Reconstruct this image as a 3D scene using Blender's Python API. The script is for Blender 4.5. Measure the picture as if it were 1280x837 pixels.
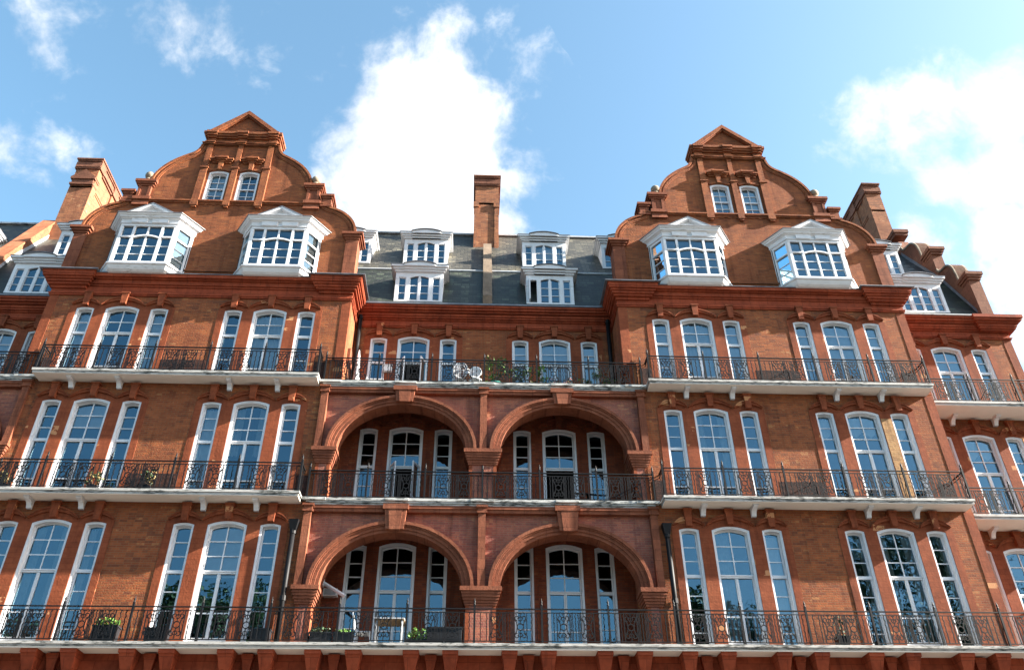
import bpy, bmesh, math, random
from mathutils import Vector, Matrix, Euler
from mathutils.geometry import tessellate_polygon
R = math.radians
rnd = random.Random(7)
for o in list(bpy.data.objects): bpy.data.objects.remove(o)
scene = bpy.context.scene
COL = scene.collection

# ------------------------------------------------------------------ camera
cd = bpy.data.cameras.new('camera'); cam = bpy.data.objects.new('camera', cd); COL.objects.link(cam)
yaw, pitch, roll = 0.04729184, 0.62023825, -0.00773989
fw = Vector((math.sin(yaw)*math.cos(pitch), math.cos(yaw)*math.cos(pitch), math.sin(pitch)))
rt = Vector((math.cos(yaw), -math.sin(yaw), 0)); up = rt.cross(fw)
r2 = rt*math.cos(roll)+up*math.sin(roll); u2 = -rt*math.sin(roll)+up*math.cos(roll)
M = Matrix.Identity(4)
for i in range(3): M[i][0], M[i][1], M[i][2] = r2[i], u2[i], -fw[i]
M[0][3], M[1][3], M[2][3] = -0.17166771, -23.0, 1.6
cam.matrix_world = M
cd.sensor_fit = 'HORIZONTAL'; cd.sensor_width = 36.0; cd.lens = 1050.0/1280*36
cd.clip_start = 0.1; cd.clip_end = 3000
scene.camera = cam

# ------------------------------------------------------------------ light, sky, exposure
SUN_DIR = Vector((1.0, -0.135, 0.53)).normalized()       # towards the sun
EXPOSURE = 2.78
SKY = 0.054
sl = bpy.data.lights.new('sun', 'SUN'); sl.energy = 4.7; sl.angle = R(0.53); sl.color = (1.0, 0.93, 0.82)
so = bpy.data.objects.new('sun', sl); COL.objects.link(so)
so.rotation_euler = SUN_DIR.to_track_quat('Z', 'Y').to_euler()
so.location = (60, -10, 60)
world = bpy.data.worlds.new("World"); scene.world = world; world.use_nodes = True
W = world.node_tree; W.nodes.clear()
def wn(t, **k):
    n = W.nodes.new(t)
    for a, b in k.items(): setattr(n, a, b)
    return n
def wmath(op, a, b=None, c=None, clamp=False):
    n = wn('ShaderNodeMath', operation=op); n.use_clamp = clamp
    for i, v in enumerate((a, b, c)):
        if v is None: continue
        if isinstance(v, (int, float)): n.inputs[i].default_value = v
        else: W.links.new(v, n.inputs[i])
    return n.outputs[0]
sky = wn('ShaderNodeTexSky', sky_type='NISHITA'); sky.sun_disc = False
sky.sun_elevation = math.asin(SUN_DIR.z); sky.sun_rotation = math.atan2(SUN_DIR.x, SUN_DIR.y)
sky.altitude = 50; sky.air_density = 1.0; sky.dust_density = 1.9; sky.ozone_density = 1.8
hsv = wn('ShaderNodeHueSaturation'); hsv.inputs['Saturation'].default_value = 1.05; hsv.inputs['Hue'].default_value = 0.481
hsv.inputs['Value'].default_value = 1.12
W.links.new(sky.outputs[0], hsv.inputs['Color'])
tc = wn('ShaderNodeTexCoord')
# clouds: patches of the sky dome given by direction, broken up by noise of the direction
CLOUDS = [((-.113,.582,.806),.07,.46),((-.055,.580,.813),.07,.52),((-.085,.615,.785),.07,.60),((-.05,.662,.748),.105,1.15),
          ((-.141,.681,.718),.07,.75),((-.0234,.689,.725),.08,1.0),((-.085,.713,.694),.10,1.2),((-.03,.725,.69),.08,.95),
          ((-.292,.535,.793),.075,.48),((-.231,.563,.794),.065,.52),((-.187,.587,.788),.06,.48),
          ((-.472,.590,.655),.05,.56),((-.439,.613,.657),.05,.56),((-.425,.506,.75),.06,.42),
          ((.414,.584,.698),.05,.84),((.461,.562,.687),.06,.92),((.506,.545,.669),.06,.9),((.488,.595,.639),.05,.78),
          ((.539,.612,.579),.05,.86),((.467,.65,.60),.04,.74),((.565,.645,.52),.065,1.0),((.523,.568,.636),.055,.92),((.60,.56,.58),.08,1.0)]
mask = None
nz0 = wn('ShaderNodeTexNoise'); nz0.inputs['Scale'].default_value = 5.0; nz0.inputs['Detail'].default_value = 4
W.links.new(tc.outputs['Generated'], nz0.inputs['Vector'])
warp = wn('ShaderNodeVectorMath', operation='SCALE'); warp.inputs['Scale'].default_value = 0.07
wsub = wn('ShaderNodeVectorMath', operation='SUBTRACT'); wsub.inputs[1].default_value = (.5, .5, .5)
W.links.new(nz0.outputs['Color'], wsub.inputs[0]); W.links.new(wsub.outputs[0], warp.inputs[0])
wadd = wn('ShaderNodeVectorMath', operation='ADD'); W.links.new(tc.outputs['Generated'], wadd.inputs[0]); W.links.new(warp.outputs[0], wadd.inputs[1])
for (d, r, s) in CLOUDS:
    dv = wn('ShaderNodeVectorMath', operation='DISTANCE'); W.links.new(wadd.outputs[0], dv.inputs[0])
    dv.inputs[1].default_value = Vector(d).normalized()
    q = wmath('DIVIDE', dv.outputs['Value'], r); q = wmath('MULTIPLY', q, q)
    g = wmath('MULTIPLY', wmath('POWER', 2.718, wmath('MULTIPLY', q, -0.8)), s)
    mask = g if mask is None else wmath('MAXIMUM', mask, g)
nz = wn('ShaderNodeTexNoise'); nz.inputs['Scale'].default_value = 13.0; nz.inputs['Detail'].default_value = 9; nz.inputs['Roughness'].default_value = .6
W.links.new(wadd.outputs[0], nz.inputs['Vector'])
nzb = wmath('MULTIPLY', wmath('SUBTRACT', nz.outputs['Fac'], .5), 1.7)
den = wmath('ADD', mask, nzb)
mr = wn('ShaderNodeMapRange', interpolation_type='SMOOTHSTEP'); mr.inputs['From Min'].default_value = .36; mr.inputs['From Max'].default_value = .90
W.links.new(den, mr.inputs['Value'])
fac = wmath('MULTIPLY', mr.outputs[0], wmath('GREATER_THAN', mask, .12))
nz2 = wn('ShaderNodeTexNoise'); nz2.inputs['Scale'].default_value = 7.0; nz2.inputs['Detail'].default_value = 5
W.links.new(tc.outputs['Generated'], nz2.inputs['Vector'])
cr = wn('ShaderNodeValToRGB')
cr.color_ramp.elements[0].position = .3; cr.color_ramp.elements[0].color = (2.7, 2.85, 3.1, 1)
cr.color_ramp.elements[1].position = .62; cr.color_ramp.elements[1].color = (3.7, 3.75, 3.8, 1)
W.links.new(nz2.outputs['Fac'], cr.inputs['Fac'])
mx = wn('ShaderNodeMix', data_type='RGBA'); W.links.new(fac, mx.inputs['Factor'])
W.links.new(hsv.outputs[0], mx.inputs['A']); W.links.new(cr.outputs['Color'], mx.inputs['B'])
bg = wn('ShaderNodeBackground'); bg.inputs['Strength'].default_value = SKY
W.links.new(mx.outputs['Result'], bg.inputs['Color'])
wo = wn('ShaderNodeOutputWorld'); W.links.new(bg.outputs[0], wo.inputs['Surface'])
vs = scene.view_settings; vs.view_transform = 'Standard'; vs.look = 'None'; vs.gamma = 1; vs.use_curve_mapping = False
vs.exposure = EXPOSURE
try:
    scene.cycles.use_denoising = True; scene.cycles.max_bounces = 7; scene.cycles.transparent_max_bounces = 8
    scene.cycles.caustics_reflective = False; scene.cycles.caustics_refractive = False
except Exception: pass

# ------------------------------------------------------------------ materials
def newmat(name):
    m = bpy.data.materials.new(name); m.use_nodes = True
    nt = m.node_tree; b = nt.nodes['Principled BSDF']
    return m, nt, b
def N(nt, t, **k):
    n = nt.nodes.new(t)
    for a, b in k.items(): setattr(n, a, b)
    return n
def ramp(nt, src, stops):
    c = N(nt, 'ShaderNodeValToRGB'); e = c.color_ramp.elements
    while len(e) < len(stops): e.new(.5)
    for i, (p, col) in enumerate(stops): e[i].position = p; e[i].color = (*col, 1)
    nt.links.new(src, c.inputs['Fac']); return c.outputs['Color']
def noise(nt, vec, scale, detail=4, rough=.55):
    n = N(nt, 'ShaderNodeTexNoise'); n.inputs['Scale'].default_value = scale
    n.inputs['Detail'].default_value = detail; n.inputs['Roughness'].default_value = rough
    if vec is not None: nt.links.new(vec, n.inputs['Vector'])
    return n.outputs['Fac']
def mixc(nt, fac, a, b, mode='MIX'):
    m = N(nt, 'ShaderNodeMix', data_type='RGBA', blend_type=mode)
    for s, v in (('Factor', fac), ('A', a), ('B', b)):
        if isinstance(v, (int, float)): m.inputs[s].default_value = v
        elif isinstance(v, tuple): m.inputs[s].default_value = (*v, 1)
        else: nt.links.new(v, m.inputs[s])
    return m.outputs['Result']
def mth(nt, op, a, b=None, clamp=False):
    n = N(nt, 'ShaderNodeMath', operation=op); n.use_clamp = clamp
    for i, v in enumerate((a, b)):
        if v is None: continue
        if isinstance(v, (int, float)): n.inputs[i].default_value = v
        else: nt.links.new(v, n.inputs[i])
    return n.outputs[0]
def wallvec(nt, kz=1.0):
    """world position laid on the wall: (along, height, 0) for walls facing either way"""
    g = N(nt, 'ShaderNodeNewGeometry'); sp = N(nt, 'ShaderNodeSeparateXYZ'); nt.links.new(g.outputs['Position'], sp.inputs[0])
    sn = N(nt, 'ShaderNodeSeparateXYZ'); nt.links.new(g.outputs['True Normal'], sn.inputs[0])
    side = mth(nt, 'GREATER_THAN', mth(nt, 'ABSOLUTE', sn.outputs['X']), .7)
    mx_ = N(nt, 'ShaderNodeMix', data_type='FLOAT'); nt.links.new(side, mx_.inputs['Factor'])
    nt.links.new(sp.outputs['X'], mx_.inputs['A']); nt.links.new(sp.outputs['Y'], mx_.inputs['B'])
    c = N(nt, 'ShaderNodeCombineXYZ'); nt.links.new(mx_.outputs['Result'], c.inputs['X'])
    nt.links.new(mth(nt, 'MULTIPLY', sp.outputs['Z'], kz), c.inputs['Y'])
    return c.outputs[0], g.outputs['Position'], sp
def brickmat(name, ca, cb, mortar, dark, light, roughness=.9):
    m, nt, b = newmat(name)
    v, pos, sp = wallvec(nt)
    br = N(nt, 'ShaderNodeTexBrick'); nt.links.new(v, br.inputs['Vector'])
    br.inputs['Scale'].default_value = 1; br.inputs['Brick Width'].default_value = .215; br.inputs['Row Height'].default_value = .069
    br.inputs['Mortar Size'].default_value = .007; br.inputs['Mortar Smooth'].default_value = .2; br.inputs['Bias'].default_value = -.1
    br.inputs['Color1'].default_value = (*ca, 1); br.inputs['Color2'].default_value = (*cb, 1); br.inputs['Mortar'].default_value = (*mortar, 1)
    # single odd bricks: cell noise per brick-sized block
    mp = N(nt, 'ShaderNodeMapping'); mp.inputs['Scale'].default_value = (4.651, 14.493, 1); nt.links.new(v, mp.inputs['Vector'])
    wn_ = N(nt, 'ShaderNodeTexWhiteNoise', noise_dimensions='2D')
    fl = N(nt, 'ShaderNodeVectorMath', operation='FLOOR'); nt.links.new(mp.outputs[0], fl.inputs[0]); nt.links.new(fl.outputs[0], wn_.inputs['Vector'])
    big = noise(nt, pos, .55, 5, .6); med = noise(nt, pos, 2.2, 5, .65)
    dk = mth(nt, 'MULTIPLY', mth(nt, 'GREATER_THAN', wn_.outputs['Value'], .80), mth(nt, 'GREATER_THAN', big, .47))
    c = mixc(nt, mth(nt, 'MULTIPLY', dk, .42), br.outputs['Color'], dark)
    lt = mth(nt, 'MULTIPLY', mth(nt, 'LESS_THAN', wn_.outputs['Value'], .12), mth(nt, 'GREATER_THAN', med, .57))
    c = mixc(nt, mth(nt, 'MULTIPLY', lt, .4), c, light)
    tone = ramp(nt, med, [(.28, (.76, .74, .74)), (.5, (1, 1, 1)), (.74, (1.2, 1.17, 1.12))])
    c = mixc(nt, .8, c, tone, 'MULTIPLY')
    tone2 = ramp(nt, big, [(.3, (.78, .74, .76)), (.5, (1, 1, 1)), (.7, (1.12, 1.1, 1.0))])
    c = mixc(nt, .9, c, tone2, 'MULTIPLY')
    ms = N(nt, 'ShaderNodeMapping'); ms.inputs['Scale'].default_value = (2.6, 2.6, .22); nt.links.new(pos, ms.inputs['Vector'])
    c = mixc(nt, .85, c, ramp(nt, noise(nt, ms.outputs[0], 1.6, 5, .6), [(.30, (.60, .57, .56)), (.46, (1, 1, 1)), (.75, (1.10, 1.09, 1.06))]), 'MULTIPLY')
    nt.links.new(c, b.inputs['Base Color']); b.inputs['Roughness'].default_value = roughness
    b.inputs['Specular IOR Level'].default_value = .25
    bp = N(nt, 'ShaderNodeBump'); bp.inputs['Strength'].default_value = .55; bp.inputs['Distance'].default_value = .02
    h = mth(nt, 'ADD', mth(nt, 'MULTIPLY', br.outputs['Fac'], -.7), mth(nt, 'MULTIPLY', noise(nt, pos, 22, 3), .8))
    nt.links.new(h, bp.inputs['Height']); nt.links.new(bp.outputs[0], b.inputs['Normal'])
    return m
def plain(name, col, rough=.6, var=.15, scale=3.0, spec=.4, bump=0., metal=0.):
    m, nt, b = newmat(name)
    g = N(nt, 'ShaderNodeNewGeometry')
    f = noise(nt, g.outputs['Position'], scale, 5, .6)
    lo = tuple(max(0, c*(1-var)) for c in col); hi = tuple(c*(1+var) for c in col)
    nt.links.new(ramp(nt, f, [(.3, lo), (.7, hi)]), b.inputs['Base Color'])
    b.inputs['Roughness'].default_value = rough; b.inputs['Specular IOR Level'].default_value = spec; b.inputs['Metallic'].default_value = metal
    if bump:
        bp = N(nt, 'ShaderNodeBump'); bp.inputs['Strength'].default_value = bump; bp.inputs['Distance'].default_value = .03
        nt.links.new(noise(nt, g.outputs['Position'], scale*8, 4), bp.inputs['Height']); nt.links.new(bp.outputs[0], b.inputs['Normal'])
    return m
def terracotta(name, col, courses=True):
    m, nt, b = newmat(name)
    v, pos, sp = wallvec(nt)
    f1 = noise(nt, pos, 1.3, 5, .65); f2 = noise(nt, pos, 9, 4, .6)
    c = ramp(nt, f1, [(.28, tuple(x*.70 for x in col)), (.5, col), (.72, (col[0]*1.16, col[1]*1.3, col[2]*1.35))])
    c = mixc(nt, .55, c, ramp(nt, f2, [(.3, (.72, .70, .68)), (.6, (1.08, 1.08, 1.06))]), 'MULTIPLY')
    if not courses:
        b2 = N(nt, 'ShaderNodeTexBrick'); nt.links.new(v, b2.inputs['Vector']); b2.inputs['Scale'].default_value = 1
        b2.inputs['Brick Width'].default_value = .62; b2.inputs['Row Height'].default_value = .31; b2.inputs['Mortar Size'].default_value = .009
        b2.inputs['Color1'].default_value = (1.1, 1.08, 1.05, 1); b2.inputs['Color2'].default_value = (.80, .77, .75, 1); b2.inputs['Mortar'].default_value = (.5, .47, .45, 1)
        c = mixc(nt, .75, c, b2.outputs['Color'], 'MULTIPLY')
    if courses:
        br = N(nt, 'ShaderNodeTexBrick'); nt.links.new(v, br.inputs['Vector']); br.inputs['Scale'].default_value = 1
        br.inputs['Brick Width'].default_value = .46; br.inputs['Row Height'].default_value = .154; br.inputs['Mortar Size'].default_value = .006
        br.inputs['Color1'].default_value = (1.06, 1.04, 1.02, 1); br.inputs['Color2'].default_value = (.86, .82, .80, 1); br.inputs['Mortar'].default_value = (.66, .62, .6, 1)
        c = mixc(nt, .8, c, br.outputs['Color'], 'MULTIPLY')
        # odd pale replaced blocks
        mp = N(nt, 'ShaderNodeMapping'); mp.inputs['Scale'].default_value = (2.17, 6.5, 1); nt.links.new(v, mp.inputs['Vector'])
        fl = N(nt, 'ShaderNodeVectorMath', operation='FLOOR'); nt.links.new(mp.outputs[0], fl.inputs[0])
        wn_ = N(nt, 'ShaderNodeTexWhiteNoise', noise_dimensions='2D'); nt.links.new(fl.outputs[0], wn_.inputs['Vector'])
        lt = mth(nt, 'MULTIPLY', mth(nt, 'LESS_THAN', wn_.outputs['Value'], .05), mth(nt, 'GREATER_THAN', f1, .55))
        c = mixc(nt, mth(nt, 'MULTIPLY', lt, .75), c, (.52, .26, .12))
    ms = N(nt, 'ShaderNodeMapping'); ms.inputs['Scale'].default_value = (2.6, 2.6, .22); nt.links.new(pos, ms.inputs['Vector'])
    c = mixc(nt, .85, c, ramp(nt, noise(nt, ms.outputs[0], 1.6, 5, .6), [(.30, (.60, .57, .56)), (.46, (1, 1, 1)), (.75, (1.10, 1.09, 1.06))]), 'MULTIPLY')
    nt.links.new(c, b.inputs['Base Color']); b.inputs['Roughness'].default_value = .85; b.inputs['Specular IOR Level'].default_value = .2
    bp = N(nt, 'ShaderNodeBump'); bp.inputs['Strength'].default_value = .3; bp.inputs['Distance'].default_value = .02
    nt.links.new(noise(nt, pos, 18, 4), bp.inputs['Height']); nt.links.new(bp.outputs[0], b.inputs['Normal'])
    return m
def stained(name, col, stain, amount=.5):
    """painted stone with black weather streaks below its upper edge (real grime, fixed to the stone)"""
    m, nt, b = newmat(name)
    g = N(nt, 'ShaderNodeNewGeometry')
    mp = N(nt, 'ShaderNodeMapping'); mp.inputs['Scale'].default_value = (2.6, 1.5, 16.0); nt.links.new(g.outputs['Position'], mp.inputs['Vector'])
    f = noise(nt, mp.outputs[0], 1.4, 6, .7); f2 = noise(nt, g.outputs['Position'], .7, 4)
    fac = ramp(nt, mth(nt, 'ADD', f, mth(nt, 'MULTIPLY', mth(nt, 'SUBTRACT', f2, .5), .5)), [(.62-.14*amount, (0, 0, 0)), (.74-.1*amount, (1, 1, 1))])
    base = ramp(nt, noise(nt, g.outputs['Position'], 3, 5), [(.3, tuple(c*.86 for c in col)), (.7, col)])
    nt.links.new(mixc(nt, fac, base, stain), b.inputs['Base Color']); b.inputs['Roughness'].default_value = .75
    return m
def slate(name, ca, cb, moss):
    m, nt, b = newmat(name)
    v, pos, sp = wallvec(nt, 1.12)
    br = N(nt, 'ShaderNodeTexBrick'); nt.links.new(v, br.inputs['Vector']); br.inputs['Scale'].default_value = 1
    br.inputs['Brick Width'].default_value = .30; br.inputs['Row Height'].default_value = .20; br.inputs['Mortar Size'].default_value = .016
    br.inputs['Color1'].default_value = (*ca, 1); br.inputs['Color2'].default_value = (*cb, 1); br.inputs['Mortar'].default_value = (.015, .017, .018, 1)
    f = noise(nt, pos, 1.1, 5, .65)
    c = mixc(nt, ramp(nt, f, [(.5, (0, 0, 0)), (.72, (.5, .5, .5))]), br.outputs['Color'], moss)
    mp = N(nt, 'ShaderNodeMapping'); mp.inputs['Scale'].default_value = (3.33, 5.0, 1); nt.links.new(v, mp.inputs['Vector'])
    fl = N(nt, 'ShaderNodeVectorMath', operation='FLOOR'); nt.links.new(mp.outputs[0], fl.inputs[0])
    wn_ = N(nt, 'ShaderNodeTexWhiteNoise', noise_dimensions='2D'); nt.links.new(fl.outputs[0], wn_.inputs['Vector'])
    c = mixc(nt, .9, c, ramp(nt, wn_.outputs['Value'], [(.0, (.5, .5, .52)), (.75, (1.1, 1.1, 1.1)), (.97, (2.1, 2.15, 2.2))]), 'MULTIPLY')
    c = mixc(nt, .7, c, ramp(nt, noise(nt, pos, 4, 4), [(.3, (.6, .6, .6)), (.7, (1.4, 1.4, 1.4))]), 'MULTIPLY')
    c = mixc(nt, br.outputs['Fac'], c, (.008, .009, .009))
    nt.links.new(c, b.inputs['Base Color']); b.inputs['Roughness'].default_value = .55; b.inputs['Specular IOR Level'].default_value = .5
    bp = N(nt, 'ShaderNodeBump'); bp.inputs['Strength'].default_value = .7; bp.inputs['Distance'].default_value = .03
    nt.links.new(mth(nt, 'MULTIPLY', br.outputs['Fac'], -1), bp.inputs['Height']); nt.links.new(bp.outputs[0], b.inputs['Normal'])
    return m
def glassmat():
    m, nt, b = newmat('window_glass')
    nt.nodes.remove(b)
    out = nt.nodes['Material Output']
    g = N(nt, 'ShaderNodeNewGeometry')
    bp = N(nt, 'ShaderNodeBump'); bp.inputs['Strength'].default_value = .06; bp.inputs['Distance'].default_value = .12
    nt.links.new(noise(nt, g.outputs['Position'], 1.7, 2), bp.inputs['Height'])
    gl = N(nt, 'ShaderNodeBsdfGlossy'); gl.inputs['Roughness'].default_value = .015; gl.inputs['Color'].default_value = (.46, .79, 1, 1)
    nt.links.new(bp.outputs[0], gl.inputs['Normal'])
    tr = N(nt, 'ShaderNodeBsdfTransparent'); tr.inputs['Color'].default_value = (.82, .88, .90, 1)
    fr = N(nt, 'ShaderNodeFresnel'); fr.inputs['IOR'].default_value = 2.4
    mx_ = N(nt, 'ShaderNodeMixShader'); nt.links.new(fr.outputs[0], mx_.inputs[0]); nt.links.new(tr.outputs[0], mx_.inputs[1]); nt.links.new(gl.outputs[0], mx_.inputs[2])
    nt.links.new(mx_.outputs[0], out.inputs['Surface'])
    return m
MAT = {}
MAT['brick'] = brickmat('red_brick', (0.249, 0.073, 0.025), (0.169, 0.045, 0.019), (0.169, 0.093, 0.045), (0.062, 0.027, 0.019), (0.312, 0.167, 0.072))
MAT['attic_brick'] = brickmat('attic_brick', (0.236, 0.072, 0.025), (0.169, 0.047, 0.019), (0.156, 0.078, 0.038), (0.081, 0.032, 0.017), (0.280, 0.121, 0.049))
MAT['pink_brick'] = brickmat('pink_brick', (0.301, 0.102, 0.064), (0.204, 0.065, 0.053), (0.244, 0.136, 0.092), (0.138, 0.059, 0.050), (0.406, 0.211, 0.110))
MAT['shaded_brick'] = brickmat('loggia_shaded_brick', (0.212, 0.048, 0.019), (0.141, 0.032, 0.016), (0.127, 0.057, 0.031), (0.064, 0.022, 0.016), (0.246, 0.096, 0.045))  # loggia brick, its colour darkened for the shade inside the arches
MAT['soot_shade_brick'] = brickmat('soot_shade_brick', (0.054, 0.020, 0.014), (0.023, 0.011, 0.010), (0.023, 0.015, 0.012), (0.007, 0.006, 0.007), (0.113, 0.045, 0.025))
MAT['chimney_brick'] = brickmat('chimney_brick', (0.270, 0.108, 0.050), (0.195, 0.068, 0.034), (0.188, 0.112, 0.068), (0.075, 0.040, 0.032), (0.375, 0.240, 0.136))
MAT['yellow_brick'] = brickmat('yellow_brick', (.36, .20, .085), (.27, .15, .065), (.3, .2, .11), (.2, .1, .05), (.4, .26, .13))
MAT['terracotta'] = terracotta('terracotta', (0.209, 0.054, 0.022))
MAT['terracotta_smooth'] = terracotta('terracotta_smooth', (0.193, 0.064, 0.034), False)
MAT['terracotta_deep'] = terracotta('terracotta_deep', (0.257, 0.051, 0.021), False)
MAT['coping'] = terracotta('coping_brick', (.30, .11, .055), False)
MAT['dark_coping'] = terracotta('weathered_coping', (.17, .072, .045), False)
MAT['stone'] = stained('painted_stone', (0.422, 0.408, 0.380), (0.035, 0.039, 0.035), 1.0)
MAT['soffit'] = plain('painted_soffit', (.74, .68, .60), .8, .06, 1.2)
MAT['ledge'] = stained('weathered_ledge', (0.464, 0.464, 0.440), (0.036, 0.040, 0.036), 1.1)
MAT['white'] = plain('white_paint', (0.630, 0.639, 0.655), .45, .05, 2.5, .45)
MAT['white_aged'] = stained('white_timber', (0.670, 0.679, 0.696), (0.353, 0.335, 0.310), .12)
MAT['glass'] = glassmat()
MAT['iron'] = plain('black_iron', (.006, .006, .007), .55, .3, 12, .2)
MAT['lead'] = plain('lead', (.13, .14, .16), .5, .3, 4, .5)
MAT['lead_pale'] = stained('lead_flashing', (.46, .48, .50), (.1, .1, .11), .5)
MAT['slate_low'] = slate('slate_green', (0.025, 0.030, 0.019), (0.011, 0.015, 0.010), (0.044, 0.051, 0.028))
MAT['slate_high'] = slate('slate_brown', (0.055, 0.050, 0.034), (0.035, 0.031, 0.022), (0.084, 0.070, 0.043))
MAT['slate_dark'] = slate('slate_dark', (.045, .052, .055), (.028, .034, .038), (.05, .06, .05))
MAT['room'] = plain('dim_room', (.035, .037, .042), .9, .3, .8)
MAT['linen'] = plain('net_curtain', (.86, .88, .89), .9, .08, 5)
MAT['drape'] = plain('drape', (.42, .43, .42), .9, .15, 5)
MAT['dark_drape'] = plain('dark_drape', (.16, .18, .22), .9, .2, 5)
MAT['stone_brown'] = plain('brown_stone', (0.150, 0.109, 0.075), .85, .25, 3, .3, .3)
MAT['ball'] = plain('weathered_ball', (0.210, 0.173, 0.128), .85, .35, 9, .3, .2)
MAT['pot'] = plain('black_planter', (.016, .017, .02), .4, .2, 8)
MAT['green_pot'] = plain('green_pot', (.02, .12, .10), .4, .2, 8)
MAT['leaf'] = plain('leaf_green', (.075, .15, .030), .6, .55, 14)
MAT['leaf_bright'] = plain('leaf_bright', (0.098, 0.210, 0.036), .6, .35, 14)
MAT['leaf_dark'] = plain('leaf_dark', (.03, .06, .022), .6, .5, 14)
MAT['leaf_dry'] = plain('leaf_dry', (.16, .12, .045), .7, .5, 14)
MAT['petal'] = plain('petals', (.5, .22, .2), .7, .6, 20)
MAT['wood'] = plain('table_wood', (.28, .18, .09), .6, .25, 7)
MAT['bark'] = plain('bark', (.09, .065, .045), .9, .4, 6)
MAT['tree_leaf'] = plain('tree_leaf', (.045, .085, .022), .6, .55, 1.4)
MAT['asphalt'] = plain('asphalt', (.055, .055, .058), .9, .25, 5, .3, .2)
MAT['paving'] = plain('paving', (.15, .142, .13), .85, .2, 1.5, .3)
MAT['cream'] = plain('cream_box', (.7, .7, .68), .5, .06, 5)

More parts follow.
